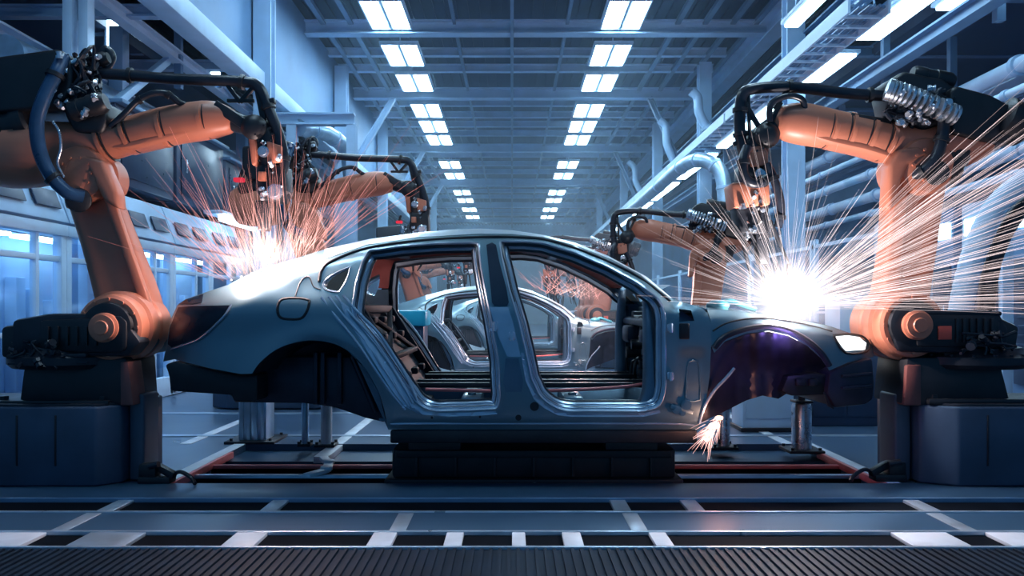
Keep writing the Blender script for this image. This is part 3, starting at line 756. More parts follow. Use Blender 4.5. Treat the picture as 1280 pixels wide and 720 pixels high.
RIGHT = dict(
    shoulder=(1113, 405), base_x=3.22, base_z=.55,
    foot=[(1128, 508), (1134, 446), (1250, 446), (1266, 508)], foot_plate=[(1130, 507), (1134, 456), (1152, 456), (1152, 507)],
    carousel=[(1124, 440), (1116, 420), (1150, 388), (1250, 390), (1262, 410), (1262, 444)],
    motor=[(1146, 434), (1146, 394), (1156, 388), (1246, 388), (1252, 396), (1250, 436)], motor_back=[(1180, 448), (1180, 396), (1250, 396), (1276, 408), (1270, 448)], fins=(1196, 398, 1240, 428),
    label=(1181, 416), label_size=.09, label_mat=mat('red_plate', (.75, .10, .06), .4), label_text='square red plate on the black motor', rail=(1136, 390, 1250, 392), foot_wires=(1232, 428),
    lower=[(1116, 410, 36, .12), (1124, 370, 33, .115), (1133, 310, 33, .105), (1139, 250, 36, .10), (1143, 214, 38, .11)], web=(1112, 380, 1126, 216, 10, 9),
    elbow=(1144, 212), elbow_cover=[(1108, 262), (1112, 206), (1124, 186), (1150, 182), (1164, 192), (1136, 206), (1124, 236), (1118, 262)], elbow_hole=(1170, 216),
    upper=[(1225, 170, 26), (1190, 182, 31), (1150, 188, 28), (1116, 180, 25), (1080, 170, 23.5), (1040, 162, 24), (1002, 155, 25.5), (978, 153, 21), (966, 153, 12)],
    collars=[(1108, 178, 26, -10, -3), (1085, 171, 25, -10, -3), (1060, 165, 25, -10, -2), (1038, 162, 25, -10, -2)],
    belly=[(1104, 196, 7), (1075, 187, 7), (1035, 178, 7), (1000, 168, 6)],
    drives=[([(1112, 100), (1130, 88), (1180, 98), (1196, 110), (1192, 150), (1156, 162), (1122, 146)], -.13, .34, .03), ([(1188, 112), (1196, 106), (1240, 118), (1266, 132), (1276, 158), (1268, 180), (1220, 174), (1190, 166)], -.2, .42, .04),
            ([(1176, 160), (1224, 170), (1212, 200), (1180, 226), (1150, 214), (1160, 180)], -.16, .34, .03)],
    cans=[(1250, 146, -.14, 10, 4, .20, .15), (1200, 190, -.1, -6, 12, .22, .08), (1140, 92, -.06, 10, 2, .3, .06)],
    coil=[(1110, 112, -.24), (1130, 118, -.26), (1160, 130, -.26), (1192, 144, -.24)], wires=(1150, 134), wire_ext=(.22, .10, .12),
    hoses=[dict(name='conduit', m=M_RUBBER, r=.040, p=[(1112, 120, -.05), (1090, 119, -.05), (1050, 116, -.05), (990, 109, -.05), (950, 110, -.05), (930, 116, -.05), (925, 135, -.05), (925, 165, -.05), (930, 195, -.05), (940, 218, -.05)], clamps=[1, 3, 6, 7]),
           dict(name='hose', m=M_RUBBER, r=.034, p=[(934, 184, -.13), (929, 200, -.16), (930, 218, -.17), (938, 228, -.16), (952, 228, -.14), (960, 218, -.1)], clamps=[1, 4]),
           dict(name='air_hose', m=M_RUBBER, r=.030, p=[(958, 205, -.12), (966, 220, -.13), (974, 245, -.12), (976, 268, -.1), (972, 284, -.08)], clamps=[1, 3]),
           dict(name='loop_hose', m=M_RUBBER, r=.040, p=[(1180, 150, -.2), (1178, 172, -.24), (1170, 196, -.24), (1156, 212, -.22), (1142, 220, -.16)], clamps=[1, 3]),
           dict(name='signal_cable', m=M_RUBBER, r=.022, p=[(962, 152, -.12), (964, 130, -.12), (984, 120, -.12), (1002, 124, -.12), (1006, 136, -.1)])],
    brackets=[(930, 128, 964, 184, .04), (976, 128, 960, 158, .04), (935, 118, 938, 190, .03), (984, 112, 968, 136, .035), (1060, 150, 1110, 158, .10), (916, 180, 938, 178, .04)],
    wrist=[(976, 158, 12), (958, 166, 12), (946, 180, 16), (944, 204, 15), (942, 226, 14)], wrist_axis=(946, 178),
    wrist_cover=[(936, 184), (958, 180), (961, 206), (938, 210)],
    gun=[([(926, 206), (962, 206), (962, 228), (926, 228)], -.09, .18, .012), ([(918, 256), (962, 256), (958, 292), (926, 292)], -.08, .16, .015), ([(944, 290), (962, 290), (962, 330), (950, 330)], -.05, .1, .01)],
    gun_wires=(942, 268), electrodes=[(926, 290, 940, 352, .016), (940, 290, 956, 356, .016), (954, 320, 972, 372, .022), (962, 276, 986, 330, .018), (986, 330, 984, 374, .015)],
    gun_orange=[([(914, 228), (962, 226), (964, 256), (918, 260)], -.11, .22, .02), ([(938, 190), (960, 188), (961, 206), (940, 208)], -.125, .05, .01)],
    gun_discs=[(950, 218, .04)])

R_LEFT = robot('large orange welding robot over the car tail with a navy hose looping down its elbow', 1, LEFT)
R_RIGHT = robot('large orange welding robot over the car nose with a red square on its motor', -1, RIGHT)

def pedestal(label, x0, x1, xp0, xp1, side, loc):
    t = thing('robot_pedestal', label, 'pedestal', loc, 'robot pedestals')
    mb = MB(); z1 = .545; y0, y1 = 5.34, 6.10; r = .20
    ol = [(x0, y0 + r * .6), (x0 + r, y0), (x1 - r * .6, y0), (x1, y0 + r * .6), (x1, y1), (x0, y1)]
    mb.prism([Vector((x, y, .012)) for x, y in ol], (0, 0, z1 - .012), .018, 3); mb.build('body', M_PED, t)
    mb = MB(); mb.prism([Vector((x + (.02 if x < (x0 + x1) / 2 else -.02), y + (.02 if y < 5.8 else -.02), z1 - .004)) for x, y in ol], (0, 0, .02), .006); mb.build('top_plate', M_CASE, t)
    mb = MB(); mb.box(((xp0 + xp1) / 2, 5.66, .31), (abs(xp1 - xp0), .24, .60), None, .02, 3); mb.build('side_post', mat('grey_post', (.07, .09, .13), .4), t)
    for k in range(3): mb = MB(); mb.box((x0 + (x1 - x0) * (.3 + .2 * k), y0 + .002, .32), (.012, .02, .34), None, .004); mb.build('panel_joint', M_BLACK, t)
    return t
PED_L = pedestal('slate robot pedestal at the car tail under the robot with the navy hose', -3.95, -2.66, -2.655, -2.55, 1, (-3.2, 5.8, 0))
PED_R = pedestal('slate robot pedestal at the car nose under the robot with the red square', 2.78, 4.1, 2.65, 2.765, -1, (3.3, 5.8, 0))

def clone(src, label, dx, dy, dz, rz=0.0, sc=1.0, group=None):
    c = copy_tree(src); c.location = Vector(src.location) + Vector((dx, dy, dz)); c.rotation_euler.z = rz; c.scale = (sc, sc, sc); c['label'] = label
    if group: c['group'] = group
    return c
# =================================================================== floor
def slab(name, x0, x1, y0, y1, z0, z1, m, bevel=0.0):
    return struct(name, MB().box(((x0 + x1) / 2, (y0 + y1) / 2, (z0 + z1) / 2), (x1 - x0, y1 - y0, z1 - z0), None, bevel), m)
XW = 9.0
trimn = [0]
def trim(x0, x1, y0, y1, z0, z1, m, bevel=0.004):
    trimn[0] += 1; return slab('trim_%d' % trimn[0], x0, x1, y0, y1, z0, z1, m, bevel)
def fy(py): return CAMH * F / (py - HZ)                              # floor distance seen at picture row py
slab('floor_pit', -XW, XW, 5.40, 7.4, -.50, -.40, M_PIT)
slab('floor_black_fill', -XW, XW, 4.03, 4.30, -.08, -.014, M_PIT); slab('floor_black_fill', -XW, XW, 4.70, 5.05, -.08, -.014, M_PIT)  # black slabs just below floor level, painted as the shade of open gaps
# ribbed walkway in front
mb = MB(); mb.box((0, 3.2, -.03), (2 * XW, 1.60, .05))
x = -4.2
while x < 4.2:
    mb.beam((x, 2.45, 0), (x, 3.99, 0), .016, .012); x += .045
M_RIB = mat('ribbed_mat', (.007, .018, .036), .6, .0, .3, 6, spec=.12)
struct('floor_walkway', mb, M_RIB)
trim(-XW, XW, 4.005, 4.03, -.05, .008, M_EDGE)
trim(-XW, XW, 4.285, 4.31, -.05, .008, M_EDGE)
slab('floor_plate', -XW, XW, 4.31, 4.71, -.06, .0, M_PLATE)
trim(-XW, XW, 4.705, 4.73, -.05, .008, M_EDGE)
mb = MB(); mb.box((0, 5.25, -.03), (2 * XW, .44, .08), None, .012); struct('floor_beam', mb, M_PLATE)
trim(-XW, XW, 5.015, 5.03, -.05, .014, M_STEELD)
# pale crossing plates in the front channels
for px0, px1 in ((-40, 40), (96, 168), (285, 325), (462, 492), (556, 578), (640, 657), (704, 728), (816, 838), (1128, 1200), (1250, 1300)):
    d = 4.15; a = (px0 - 640) / F * d; b = (px1 - 640) / F * d
    trim(a, b, 4.03, 4.285, -.02, .004, M_WHITE if px0 not in (96,) else M_EDGE)
for x in (-2.45, -.62, .69, 2.47): trim(x - .045, x + .045, 4.32, 4.69, -.01, .004, M_EDGE)
for x in (-2.42, -1.45, .66, 1.1, 2.5): trim(x - .05, x + .05, 4.73, 5.02, -.03, .002, M_EDGE)
# pit of the conveyor: everything around it is floor
xl, xr = -2.36, 2.58
slab('floor_left', -XW, xl, 5.47, 7.1, -.3, 0, M_FLOOR)
slab('floor_right', xr, XW, 5.47, 7.1, -.3, 0, M_FLOOR)
slab('floor', -XW, XW, 7.1, 62, -.3, 0, M_FLOOR)
trim(xl - .10, xl, 5.47, 7.1, -.05, .006, M_WHITE); trim(xr, xr + .09, 5.47, 7.1, -.05, .006, M_WHITE)
trim(xl, xl + .03, 5.47, 6.7, -.05, .004, M_REDRAIL); trim(xr - .03, xr, 5.47, 6.7, -.05, .004, M_REDRAIL)
trim(-XW, XW, 7.50, 7.58, -.02, .010, M_EDGE); trim(-XW, XW, 9.1, 9.2, -.02, .010, M_EDGE); trim(-XW, XW, 12.1, 12.25, -.02, .010, M_EDGE)
for x in (-1.55, 2.45, -2.9): trim(x - .05, x + .05, 7.1, 12, -.01, .005, M_WHITE)
trim(-1.62, -1.50, 6.52, 7.1, -.06, -.005, M_WHITE)
for i, (lab, y, m, h) in enumerate((('red conveyor rail nearer the back of the pit under the car', 6.26, M_REDRAIL, .03), ('bare steel conveyor rail along the front of the pit under the car', 5.90, M_RAIL, .03))):
    t = thing('conveyor_rail', lab, 'rail', (0, y, -.4), 'conveyor rails in the pit')
    mb = MB(); mb.box(((xl + xr) / 2, y, -.02 - h / 2), (xr - xl - .02, .05, h), None, .008); mb.build('rail_head', m, t)
    mb = MB(); mb.box(((xl + xr) / 2, y, -.20), (xr - xl - .02, .02, .30)); mb.box(((xl + xr) / 2, y, -.385), (xr - xl - .02, .14, .03)); mb.build('rail_web', M_PIT, t)
slab('floor_pit_plate', xl, xr, 6.60, 7.1, -.10, -.06, M_PLATE)
t = thing('conveyor_bracket', 'jointed pale bracket crossing the left part of the pit rails', 'bracket', (-1.3, 5.9, -.03))
mb = MB()
for a, b in (((-1.52, 6.45, 0), (-1.42, 6.20, 0)), ((-1.42, 6.20, 0), (-1.38, 5.95, 0)), ((-1.38, 5.95, 0), (-1.48, 5.75, 0))): mb.beam(a, b, .07, .03, .008)
for p in ((-1.42, 6.20, .0), (-1.38, 5.95, .0)): mb.cyl(Vector(p), Vector(p) + Vector((0, 0, .03)), .045, 14, bev=.006)
mb.build('link', M_WHITE, t)

# carrier under the car
t = thing('transfer_carrier', 'low black carrier that holds the car body above the conveyor pit', 'carrier', (.15, YC, -.03))
mb = MB(); mb.box((.15, YC, .13), (1.96, 1.3, .20), None, .02); mb.box((.15, YC - .66, .20), (1.90, .04, .05), None, .008); mb.box((.15, YC, .005), (2.05, 1.40, .05), None, .01)
for k in range(7): mb.box((-.66 + k * .27, YC - .66, .11), (.02, .03, .14), None, .004)
mb.build('frame', M_UNDER, t)
for x in (-.53, .82):
    for y in (-.62, .62):
        mb = MB(); mb.box((x, YC + y, .265), (.36, .16, .07), None, .012); mb.box((x, YC + y, .30), (.26, .12, .035), None, .008)
        for s_ in (-.12, .12): mb.cyl((x + s_, YC + y, .29), (x + s_, YC + y, .325), .03, 12)
        mb.build('support_pad', M_BLACK, t)
for x in (-.7, 1.0):
    for y in (-.60, .60):
        mb = MB(); mb.cyl((x, YC + y - .03, -.03), (x, YC + y + .03, -.03), .06, 20, bev=.008); mb.build('roller', M_CASE, t)
mb = MB(); mb.cyl((.15, 5.40, -.02), (.15, 5.52, -.02), .03, 14); mb.build('stop_pin', M_SILVER, t)

# locating posts carrying the ends of the body
def post(px0, px1, d, zt, lab, m, flutes):
    x = ((px0 + px1) / 2 - 640) / F * d; w = (px1 - px0) / F * d
    t = thing('locating_post', lab, 'post', (x, d, 0), 'bright posts under the car body')
    mb = MB()
    if flutes: 
        mb.box((x, d, zt / 2), (w, w, zt), None, .006)
        for k in range(4): mb.box((x - w / 2 + w * (k + .5) / 4, d - w / 2 - .004, zt / 2), (w * .12, .016, zt - .02))
    else: mb.lathe((x, d, 0), (0, 0, 1), [(0, w / 2), (.02, w / 2), (zt - .02, w / 2), (zt, w / 2 * .9)], 24)
    mb.build('column', m, t)
    mb = MB(); mb.box((x, d, .012), (w * 1.8, w * 1.8, .024), None, .006)
    for sx in (-1, 1):
        for sy in (-1, 1): mb.cyl((x + sx * w * .7, d + sy * w * .7, .024), (x + sx * w * .7, d + sy * w * .7, .045), .014, 6)
    mb.build('foot_plate', M_CASE, t)
    mb = MB(); mb.cyl((x, d, zt), (x, d, zt + .07), .03, 14); mb.box((x, d, zt + .02), (w * .9, w * .9, .02), None, .005); mb.build('locating_pin', M_CASE, t)
post(304, 338, 7.3, .46, 'wide fluted aluminium post below the rear wheel arch', M_DUCT, True)
post(401, 415, 7.0, .36, 'narrow pale post right of the fluted post below the rear arch', M_WHITE, False)
post(894, 912, 6.9, .36, 'slim round steel post just behind the sill at the front of the car', M_SILVER, False)
post(990, 1014, 6.75, .40, 'thick round bright steel post under the car nose', M_SILVER, False)
post(377, 386, 7.0, .38, 'thinnest post left of the narrow pale post below the rear arch', M_DUCT, False)

def clampset(x, y, lab, s):
    t = thing('floor_clamp', lab, 'clamp', (x, y, 0), 'black clamps at the pedestal feet')
    mb = MB(); mb.box((x, y, .03), (.22, .12, .05), None, .01); mb.box((x - .05 * s, y, .09), (.12, .10, .10), None, .015); mb.beam((x, y, .12), (x + .14 * s, y - .04, .06), .05, .05, .01); mb.build('body', M_BLACK, t)
    mb = MB(); mb.tube([(x + .1 * s, y, .05), (x + .18 * s, y - .05, .09), (x + .26 * s, y - .06, .05), (x + .30 * s, y - .1, .02)], .014, 8); mb.cyl((x - .02, y - .07, .13), (x + .05, y - .09, .15), .022, 10); mb.build('lever', M_RUBBER, t)
clampset(-2.44, 5.50, 'small black clamp on the floor at the foot of the tail side pedestal', 1)
clampset(2.62, 5.58, 'small black clamp on the floor at the foot of the nose side pedestal', -1)

# =================================================================== shell
DECKZ, BEAMZ = 7.75, 7.30
mb = MB(); mb.box((0, 33, DECKZ + .05), (2 * XW + 1, 60, .1))
for k in range(74): mb.box((-9 + k * .25, 33, DECKZ - .03), (.10, 60, .06))
struct('ceiling', mb, M_DECK)
struct('wall_left', MB().box((-XW, 33, 3.7), (.2, 60, 8.2)), M_WALL)
struct('wall_right', MB().box((XW, 33, 3.7), (.2, 60, 8.2)), M_WALL)
mb = MB(); mb.box((0, 62, 3.7), (2 * XW, .2, 8.2)); struct('wall_back', mb, M_PALE)
for i, (y0, w) in enumerate(((1.6, 2.2), )): pass
HWB = 5.55
def cbeam(y, h, w, m, lab):
    b = MB().ibeam((-HWB, y, BEAMZ), (HWB, y, BEAMZ), w, h, .035); o = struct('ceiling_beam', b, m); return o
for y in (17.4, 22.7, 30.4, 38.5, 47, 55): cbeam(y, .30, .28, M_STEEL, '')
for y in (14.4, 19.6, 20.9, 24.4, 25.9, 27.2, 28.6, 32.6, 34.6, 36.6, 40.6, 42.6, 44.8, 49, 51, 53):
    struct('ceiling_beam', MB().ibeam((-HWB + .3, y, BEAMZ + .18), (HWB - .3, y, BEAMZ + .18), .16, .20, .025), M_STEEL)
for x in (-5.2, -4.75, -4.1, -3.5, -1.25, 0, 1.2, 3.6, 4.2, 4.8, 5.3):
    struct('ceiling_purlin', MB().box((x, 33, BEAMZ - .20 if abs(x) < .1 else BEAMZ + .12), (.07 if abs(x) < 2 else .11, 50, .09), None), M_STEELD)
for x, z, w, m in ((-HWB, BEAMZ - .1, .35, M_STEEL), (HWB, BEAMZ - .1, .35, M_STEEL)):
    struct('ceiling_edge_beam', MB().ibeam((x, 9, z), (x, 61, z), w, .4, .04), m)
# ceiling lamps, in two rows
LAMPY = [4.6, 8.6, 12.8, 16.4, 19.0, 21.3, 24.3, 26.4, 28.5, 33.4, 36.2, 41.4, 44.4, 48.5, 52.5]
LX = 2.52
ORD = ['first', 'second', 'third', 'fourth', 'fifth', 'sixth', 'seventh', 'eighth', 'ninth', 'tenth', 'eleventh', 'twelfth', 'thirteenth', 'fourteenth', 'fifteenth']
def lamp(x, y, lab):
    t = thing('ceiling_light', lab, 'ceiling light', (x, y, 7.24), 'ceiling lights over the aisle')
    mb = MB(); mb.box((x, y, 7.27), (.90, 1.62, .06), None, .012); mb.box((x, y, 7.225), (.06, 1.56, .05), None, .006)
    for s_ in (-.42, .42): mb.box((x + s_, y, 7.225), (.03, 1.58, .05))
    for s_ in (-.8, .8): mb.box((x, y + s_, 7.225), (.86, .03, .05))
    for s_ in (-.6, .6): mb.cyl((x, y + s_, 7.30), (x, y + s_, 7.62), .015, 8)
    mb.build('housing', M_PALE, t)
    for s_ in (-.235, .235):
        mb = MB(); mb.box((x + s_, y, 7.22), (.31, 1.52, .03), None, .008); mb.build('diffuser', M_TUBE, t)
for i, y in enumerate(LAMPY):
    for s_, nm in ((-1, 'left'), (1, 'right')):
        lamp(-2.58 if s_ < 0 else 2.32, y, ('twin tube ceiling light, %s in view in the %s row over the aisle' % (ORD[i - 3], nm)) if i > 2 else 'twin tube ceiling light above the frame, %s from the camera in the %s row' % (ORD[i], nm))
# =================================================================== left side of the hall
struct('wall_left_upper', MB().box((-4.55, 24.5, 6.35), (.12, 31, 2.3)), M_WALL)
struct('ceiling_ledge', MB().beam((-4.42, 8.5, 5.12), (-4.42, 42, 5.12), .34, .30, .02), M_PALE)
for y in (13.9, 20.2, 26.6, 34.5, 44.0):
    struct('column', MB().ibeam((-4.30, y, 0), (-4.30, y, 7.3), .30, .30, .04), M_STEEL)
    struct('column', MB().ibeam((4.78, y - .3, 0), (4.78, y - .3, 7.3), .30, .30, .04), M_STEEL)
struct('ceiling_mezzanine', MB().box((-7.6, 20, 5.3), (3.6, 32, .16)), M_NAVY)
struct('ceiling_mezzanine', MB().box((7.7, 20, 5.35), (3.8, 32, .16)), M_NAVY)
for x, z, y0, y1, w in ((-5.0, 4.95, 8.0, 30, .17), (-6.2, 4.45, 8.0, 30, .32), (-6.9, 4.2, 8, 30, .14), (4.30, 5.02, 7.5, 45, .16), (5.42, 4.72, 7, 40, .20), (5.0, 5.75, 7, 40, .22), (6.4, 4.2, 7, 30, .24), (6.6, 3.9, 7, 30, .12)):
    struct('ceiling_rail', MB().ibeam((x, y0, z), (x, y1, z), w, w, .03), M_PALE if x in (-5.0, -6.2, 4.30, 6.4) else M_STEELD)
for x in (-6.0, -5.0, 5.6, 6.6):
    for y in (9.2, 12, 16, 21):
        struct('ceiling_hanger', MB().box((x, y, 5.0), (.10, .10, 1.0)), M_STEELD)
for y, z in ((10.4, 5.06), (12.9, 5.12), (16.2, 5.06), (20.0, 5.06)):
    struct('ceiling_crossbeam', MB().ibeam((-8.8, y, z), (-4.5, y, z), .14, .16, .03), M_STEEL)
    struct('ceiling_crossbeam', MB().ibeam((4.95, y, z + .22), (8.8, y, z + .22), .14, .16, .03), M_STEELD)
for y0, y1 in ((9.2, 11.6), (14.2, 16.4)): struct('ceiling_strut', MB().beam((-5.0, y0, 3.2), (-5.0, y1, 4.8), .10, .10, .01), M_STEEL)
for y, zz in ((22.7, 7.2), (30.4, 7.2), (38.5, 7.2)):
    struct('column_brace', MB().ibeam((-4.45, y, 5.35), (-3.35, y, zz), .16, .16, .03), M_STEEL)
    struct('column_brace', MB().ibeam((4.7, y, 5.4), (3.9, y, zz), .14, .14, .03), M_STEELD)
for x in (-5.02, -4.84):
    struct('column', MB().box((x, 9.1, 2.6), (.11, .16, 5.2), None, .01), M_PALE)
for y in (11.4, 16.6, 19.4): struct('column', MB().box((-5.6, y, 2.6), (.20, .20, 5.2), None, .01), M_STEEL)

# glass booth: bays of a long enclosure
def bay(y0, y1, lab, lit):
    x = -4.75; t = thing('glass_booth', lab, 'booth', (x, (y0 + y1) / 2, 0), 'glass booth bays along the left side')
    mb = MB()
    mb.box((x, y0 + .05, 1.02), (.10, .10, 2.0), None, .012); mb.box((x, y1 - .05, 1.02), (.10, .10, 2.0), None, .012)
    ym = y0 + (y1 - y0) * .62; mb.box((x, ym, 1.02), (.07, .06, 2.0), None, .01)
    mb.box((x, (y0 + y1) / 2, 2.02), (.14, y1 - y0, .12), None, .012); mb.box((x, (y0 + y1) / 2, 1.72), (.06, y1 - y0 - .1, .06), None, .01)
    mb.box((x, (y0 + y1) / 2, .14), (.10, y1 - y0, .26), None, .012); mb.box((x, (y0 + ym) / 2, .95), (.05, ym - y0, .05), None, .008)
    mb.build('frame', M_PALE, t)
    mb = MB(); mb.box((x, (y0 + ym) / 2 + .03, 1.15), (.012, ym - y0 - .12, 1.5)); mb.box((x, (ym + y1) / 2 - .02, 1.15), (.012, y1 - ym - .12, 1.5)); mb.build('pane', M_GLASS, t)
    mb = MB()
    pr = [(-4.66, 2.10), (-4.86, 2.62), (-5.6, 2.72), (-5.6, 2.06)]
    mb.prism([Vector((a, y0 + .01, b)) for a, b in pr], (0, y1 - y0 - .02, 0), .02)
    fa = mb.build('roof_fascia', M_STEEL, t)
    mb = MB()
    for k in range(2): yy = y0 + (y1 - y0) * (.27 + .46 * k); mb.beam((-4.72, yy - .22, 2.33), (-4.72, yy + .22, 2.33), .02, .20, .02, up=Vector((-.35, 0, .93)))
    mb.build('vent_panel', M_NAVY, fa)
    mb = MB(); mb.box((-5.55, (y0 + y1) / 2, 1.05), (.06, y1 - y0 - .1, 2.0), None, .01)
    for k in range(3): mb.box((-5.45, y0 + (y1 - y0) * (.25 + .25 * k), .9), (.14, .18, 1.3 - .25 * k), None, .02)
    mb.build('back_panel', M_STEEL, t)
    if lit:
        mb = MB(); mb.box((-5.30, (y0 + y1) / 2, 1.98), (.20, (y1 - y0) * .8, .04), None, .01); mb.build('booth_fill_lamp', M_PANEL, t, label='fill light strip added inside the booth')  # strip added to brighten the bay behind its panes
ys = [5.9, 7.15, 8.45, 9.75, 11.1, 12.5, 14.0]
for i in range(6):
    bay(ys[i], ys[i + 1], 'glazed booth bay with white frame along the left side, %s from the camera' % ORD[i], True)
t = thing('booth_lamp', 'bright white lamp box on the far end of the glass booth roof', 'lamp', (-4.55, 13.2, 2.66))
mb = MB(); mb.box((-4.62, 13.2, 2.70), (.30, 1.7, .06), None, .015); mb.build('housing', M_PALE, t)
mb = MB(); mb.box((-4.50, 13.2, 2.62), (.12, 1.6, .12), None, .02); mb.build('diffuser', M_PANEL, t)
# dark cabinets standing on the booth roof
for i, (y0, y1, h) in enumerate(((9.9, 11.6, 1.0), (11.7, 13.6, 1.15), (13.7, 15.8, 1.0))):
    lab = 'dark navy cabinet above the glass booth, %s from the camera' % ORD[i]
    t = thing('roof_cabinet', lab, 'cabinet', (-5.3, (y0 + y1) / 2, 2.72), 'cabinets above the glass booth')
    mb = MB(); mb.box((-5.35, (y0 + y1) / 2, 2.76 + h / 2), (.9, y1 - y0, h), None, .03); mb.build('body', M_NAVY, t)
    mb = MB(); mb.box((-4.89, (y0 + y1) / 2, 2.76 + h * .5), (.02, (y1 - y0) * .86, h * .78), None, .008); dd = mb.build('door', mat('door_navy', (.02, .04, .085), .3, .2), t)
    mb = MB(); mb.box((-4.87, y0 + (y1 - y0) * .15, 2.76 + h * .5), (.02, .04, .2), None, .006); mb.build('handle', M_SILVER, dd)
    mb = MB(); mb.box((-5.3, (y0 + y1) / 2, 2.78 + h), (.98, y1 - y0 + .04, .05), None, .01); mb.build('lid', M_STEELD, t)
# ventilation ducts and a portal frame behind the left robot
def duct(path, r, lab, grp, ribs=1):
    t = thing('air_duct', lab, 'duct', path[0], grp)
    mb = MB(); mb.tube(path, r, 18, 6); mb.build('pipe', M_DUCT, t)
    mb = MB()
    L = [Vector(p) for p in catmull(path, 4)]
    for i in range(2, len(L) - 1, 3): ax = (L[i + 1] - L[i]).normalized(); mb.lathe(L[i], ax, [(0, r), (.01, r * 1.1), (.06, r * 1.1), (.07, r)], 18)
    mb.build('flange', M_STEEL, t); return t
duct([(-5.4, 8.5, 3.9), (-5.4, 12, 3.95), (-5.4, 16, 3.95), (-5.2, 18, 3.8), (-5.0, 19, 3.2)], .22, 'fat galvanised duct running above the navy roof cabinets', 'ducts on the left side')
duct([(-4.0, 15.0, 4.6), (-3.7, 16, 4.7), (-3.5, 17, 4.5), (-3.45, 17.2, 3.6)], .16, 'bent duct dropping behind the wrist of the tail side robot', 'ducts on the left side')
t = thing('portal_frame', 'pale steel portal frame behind the gun of the tail side robot', 'frame', (-4, 15, 0))
mb = MB(); mb.ibeam((-4.9, 15.0, 4.75), (-2.95, 15.0, 4.75), .22, .22, .03); mb.build('crossbeam', M_STEEL, t)
for x in (-4.12, -3.0):
    mb = MB(); mb.ibeam((x, 15.0, 0), (x, 15.0, 4.64), .18, .18, .03); mb.build('upright', M_STEEL, t)
for i, (px, py, d, h) in enumerate(((142, 42, 11.5, .42), (172, 52, 12.6, .34), (270, 86, 13.4, .55))):
    c = P(px, py, d); t = thing('wall_lamp', 'upright glowing lamp panel high on the left, %s from the camera' % ORD[i], 'lamp', c, 'upright lamp panels on the left')
    mb = MB(); mb.box(c + Vector((-.03, .03, 0)), (.20, .10, h + .06), None, .012); mb.box(c + Vector((-.3, .05, 0)), (.5, .05, .05)); mb.build('housing', M_STEELD, t)
    mb = MB(); mb.box(c + Vector((0, -.03, 0)), (.15, .06, h), None, .01); mb.build('diffuser', M_PANEL, t)
# guard fence panels deeper along both sides
def fence(x, y0, y1, lab, grp):
    t = thing('guard_fence', lab, 'fence', (x, (y0 + y1) / 2, 0), grp)
    for y in (y0, y1 - .06): mb = MB(); mb.box((x, y + .03, 1.1), (.06, .06, 2.2), None, .008); mb.box((x, y + .03, .01), (.16, .16, .02)); mb.build('post', M_PALE, t)
    mb = MB(); mb.box((x, (y0 + y1) / 2, 2.1), (.04, y1 - y0, .05)); mb.box((x, (y0 + y1) / 2, .25), (.04, y1 - y0, .05)); mb.box((x, (y0 + y1) / 2, 1.15), (.03, y1 - y0, .03)); mb.build('rail', M_PALE, t)
    mb = MB(); mb.box((x, (y0 + y1) / 2, 1.18), (.01, y1 - y0 - .1, 1.8)); mb.build('pane', M_GLASS, t)
for i in range(5): fence(-4.0, 15.6 + i * 3.1, 18.6 + i * 3.1, 'clear guard fence panel beyond the glass booth, %s from the camera' % ORD[i], 'guard fence on the left side')
for i in range(7): fence(4.4, 8.6 + i * 3.1, 11.6 + i * 3.1, 'clear guard fence panel behind the nose side robot, %s from the camera' % ORD[i], 'guard fence on the right side')

# =================================================================== right side of the hall
def strip(x, y0, y1, z, w, lab, m=None):
    t = thing('strip_light', lab, 'strip light', (x, (y0 + y1) / 2, z), 'strip lights along the right side')
    mb = MB(); mb.box((x, (y0 + y1) / 2, z + .05), (w + .10, y1 - y0 + .06, .06), None, .012)
    for yy in (y0 + .2, y1 - .2): mb.cyl((x, yy, z + .08), (x, yy, z + .55), .014, 8)
    mb.build('housing', M_PALE, t)
    mb = MB(); mb.box((x, (y0 + y1) / 2, z), (w, y1 - y0, .05), None, .012); mb.build('diffuser', m or M_PANEL, t)
strip(4.98, 9.2, 11.2, 4.98, .34, 'big bright strip light above the nose side robot, nearest the aisle of its pair')
strip(5.55, 8.6, 10.2, 5.02, .30, 'shorter strip light above the nose side robot, outermost of its pair')
strip(4.05, 10.2, 11.6, 5.30, .20, 'narrow strip light beside the pale ceiling rail over the nose side robot')
strip(4.95, 11.9, 13.3, 4.98, .36, 'strip light just beyond the big bright one on the right side')
for i in range(8):
    strip(4.35, 13.3 + i * 4.0, 16.6 + i * 4.0, 4.55 - .0 * i, .22, 'strip light under the right cable tray, %s from the camera' % ORD[i])
def tray(y0, y1, lab):
    t = thing('cable_tray', lab, 'cable tray', (4.25, (y0 + y1) / 2, 4.75), 'cable trays along the right side')
    mb = MB(); x = 4.25
    for s_ in (-.24, .24): mb.box((x + s_, (y0 + y1) / 2, 4.80), (.03, y1 - y0 - .02, .16))
    n = int((y1 - y0) / .35)
    for k in range(n): mb.box((x, y0 + .2 + k * .35, 4.74), (.48, .05, .03))
    mb.build('ladder', M_PALE, t)
    mb = MB(); R = random.Random(int(y0 * 7))
    for k in range(7):
        xx = x - .18 + k * .06; mb.tube([(xx + R.uniform(-.02, .02), y0 + (y1 - y0) * j / 5, 4.78 + R.uniform(0, .05)) for j in range(6)], .022, 7, 3)
    mb.build('cable', M_STEELD, t)
for i in range(6): tray(9.5 + i * 5.6, 15.0 + i * 5.6, 'ladder cable tray length along the right side, %s from the camera' % ORD[i])
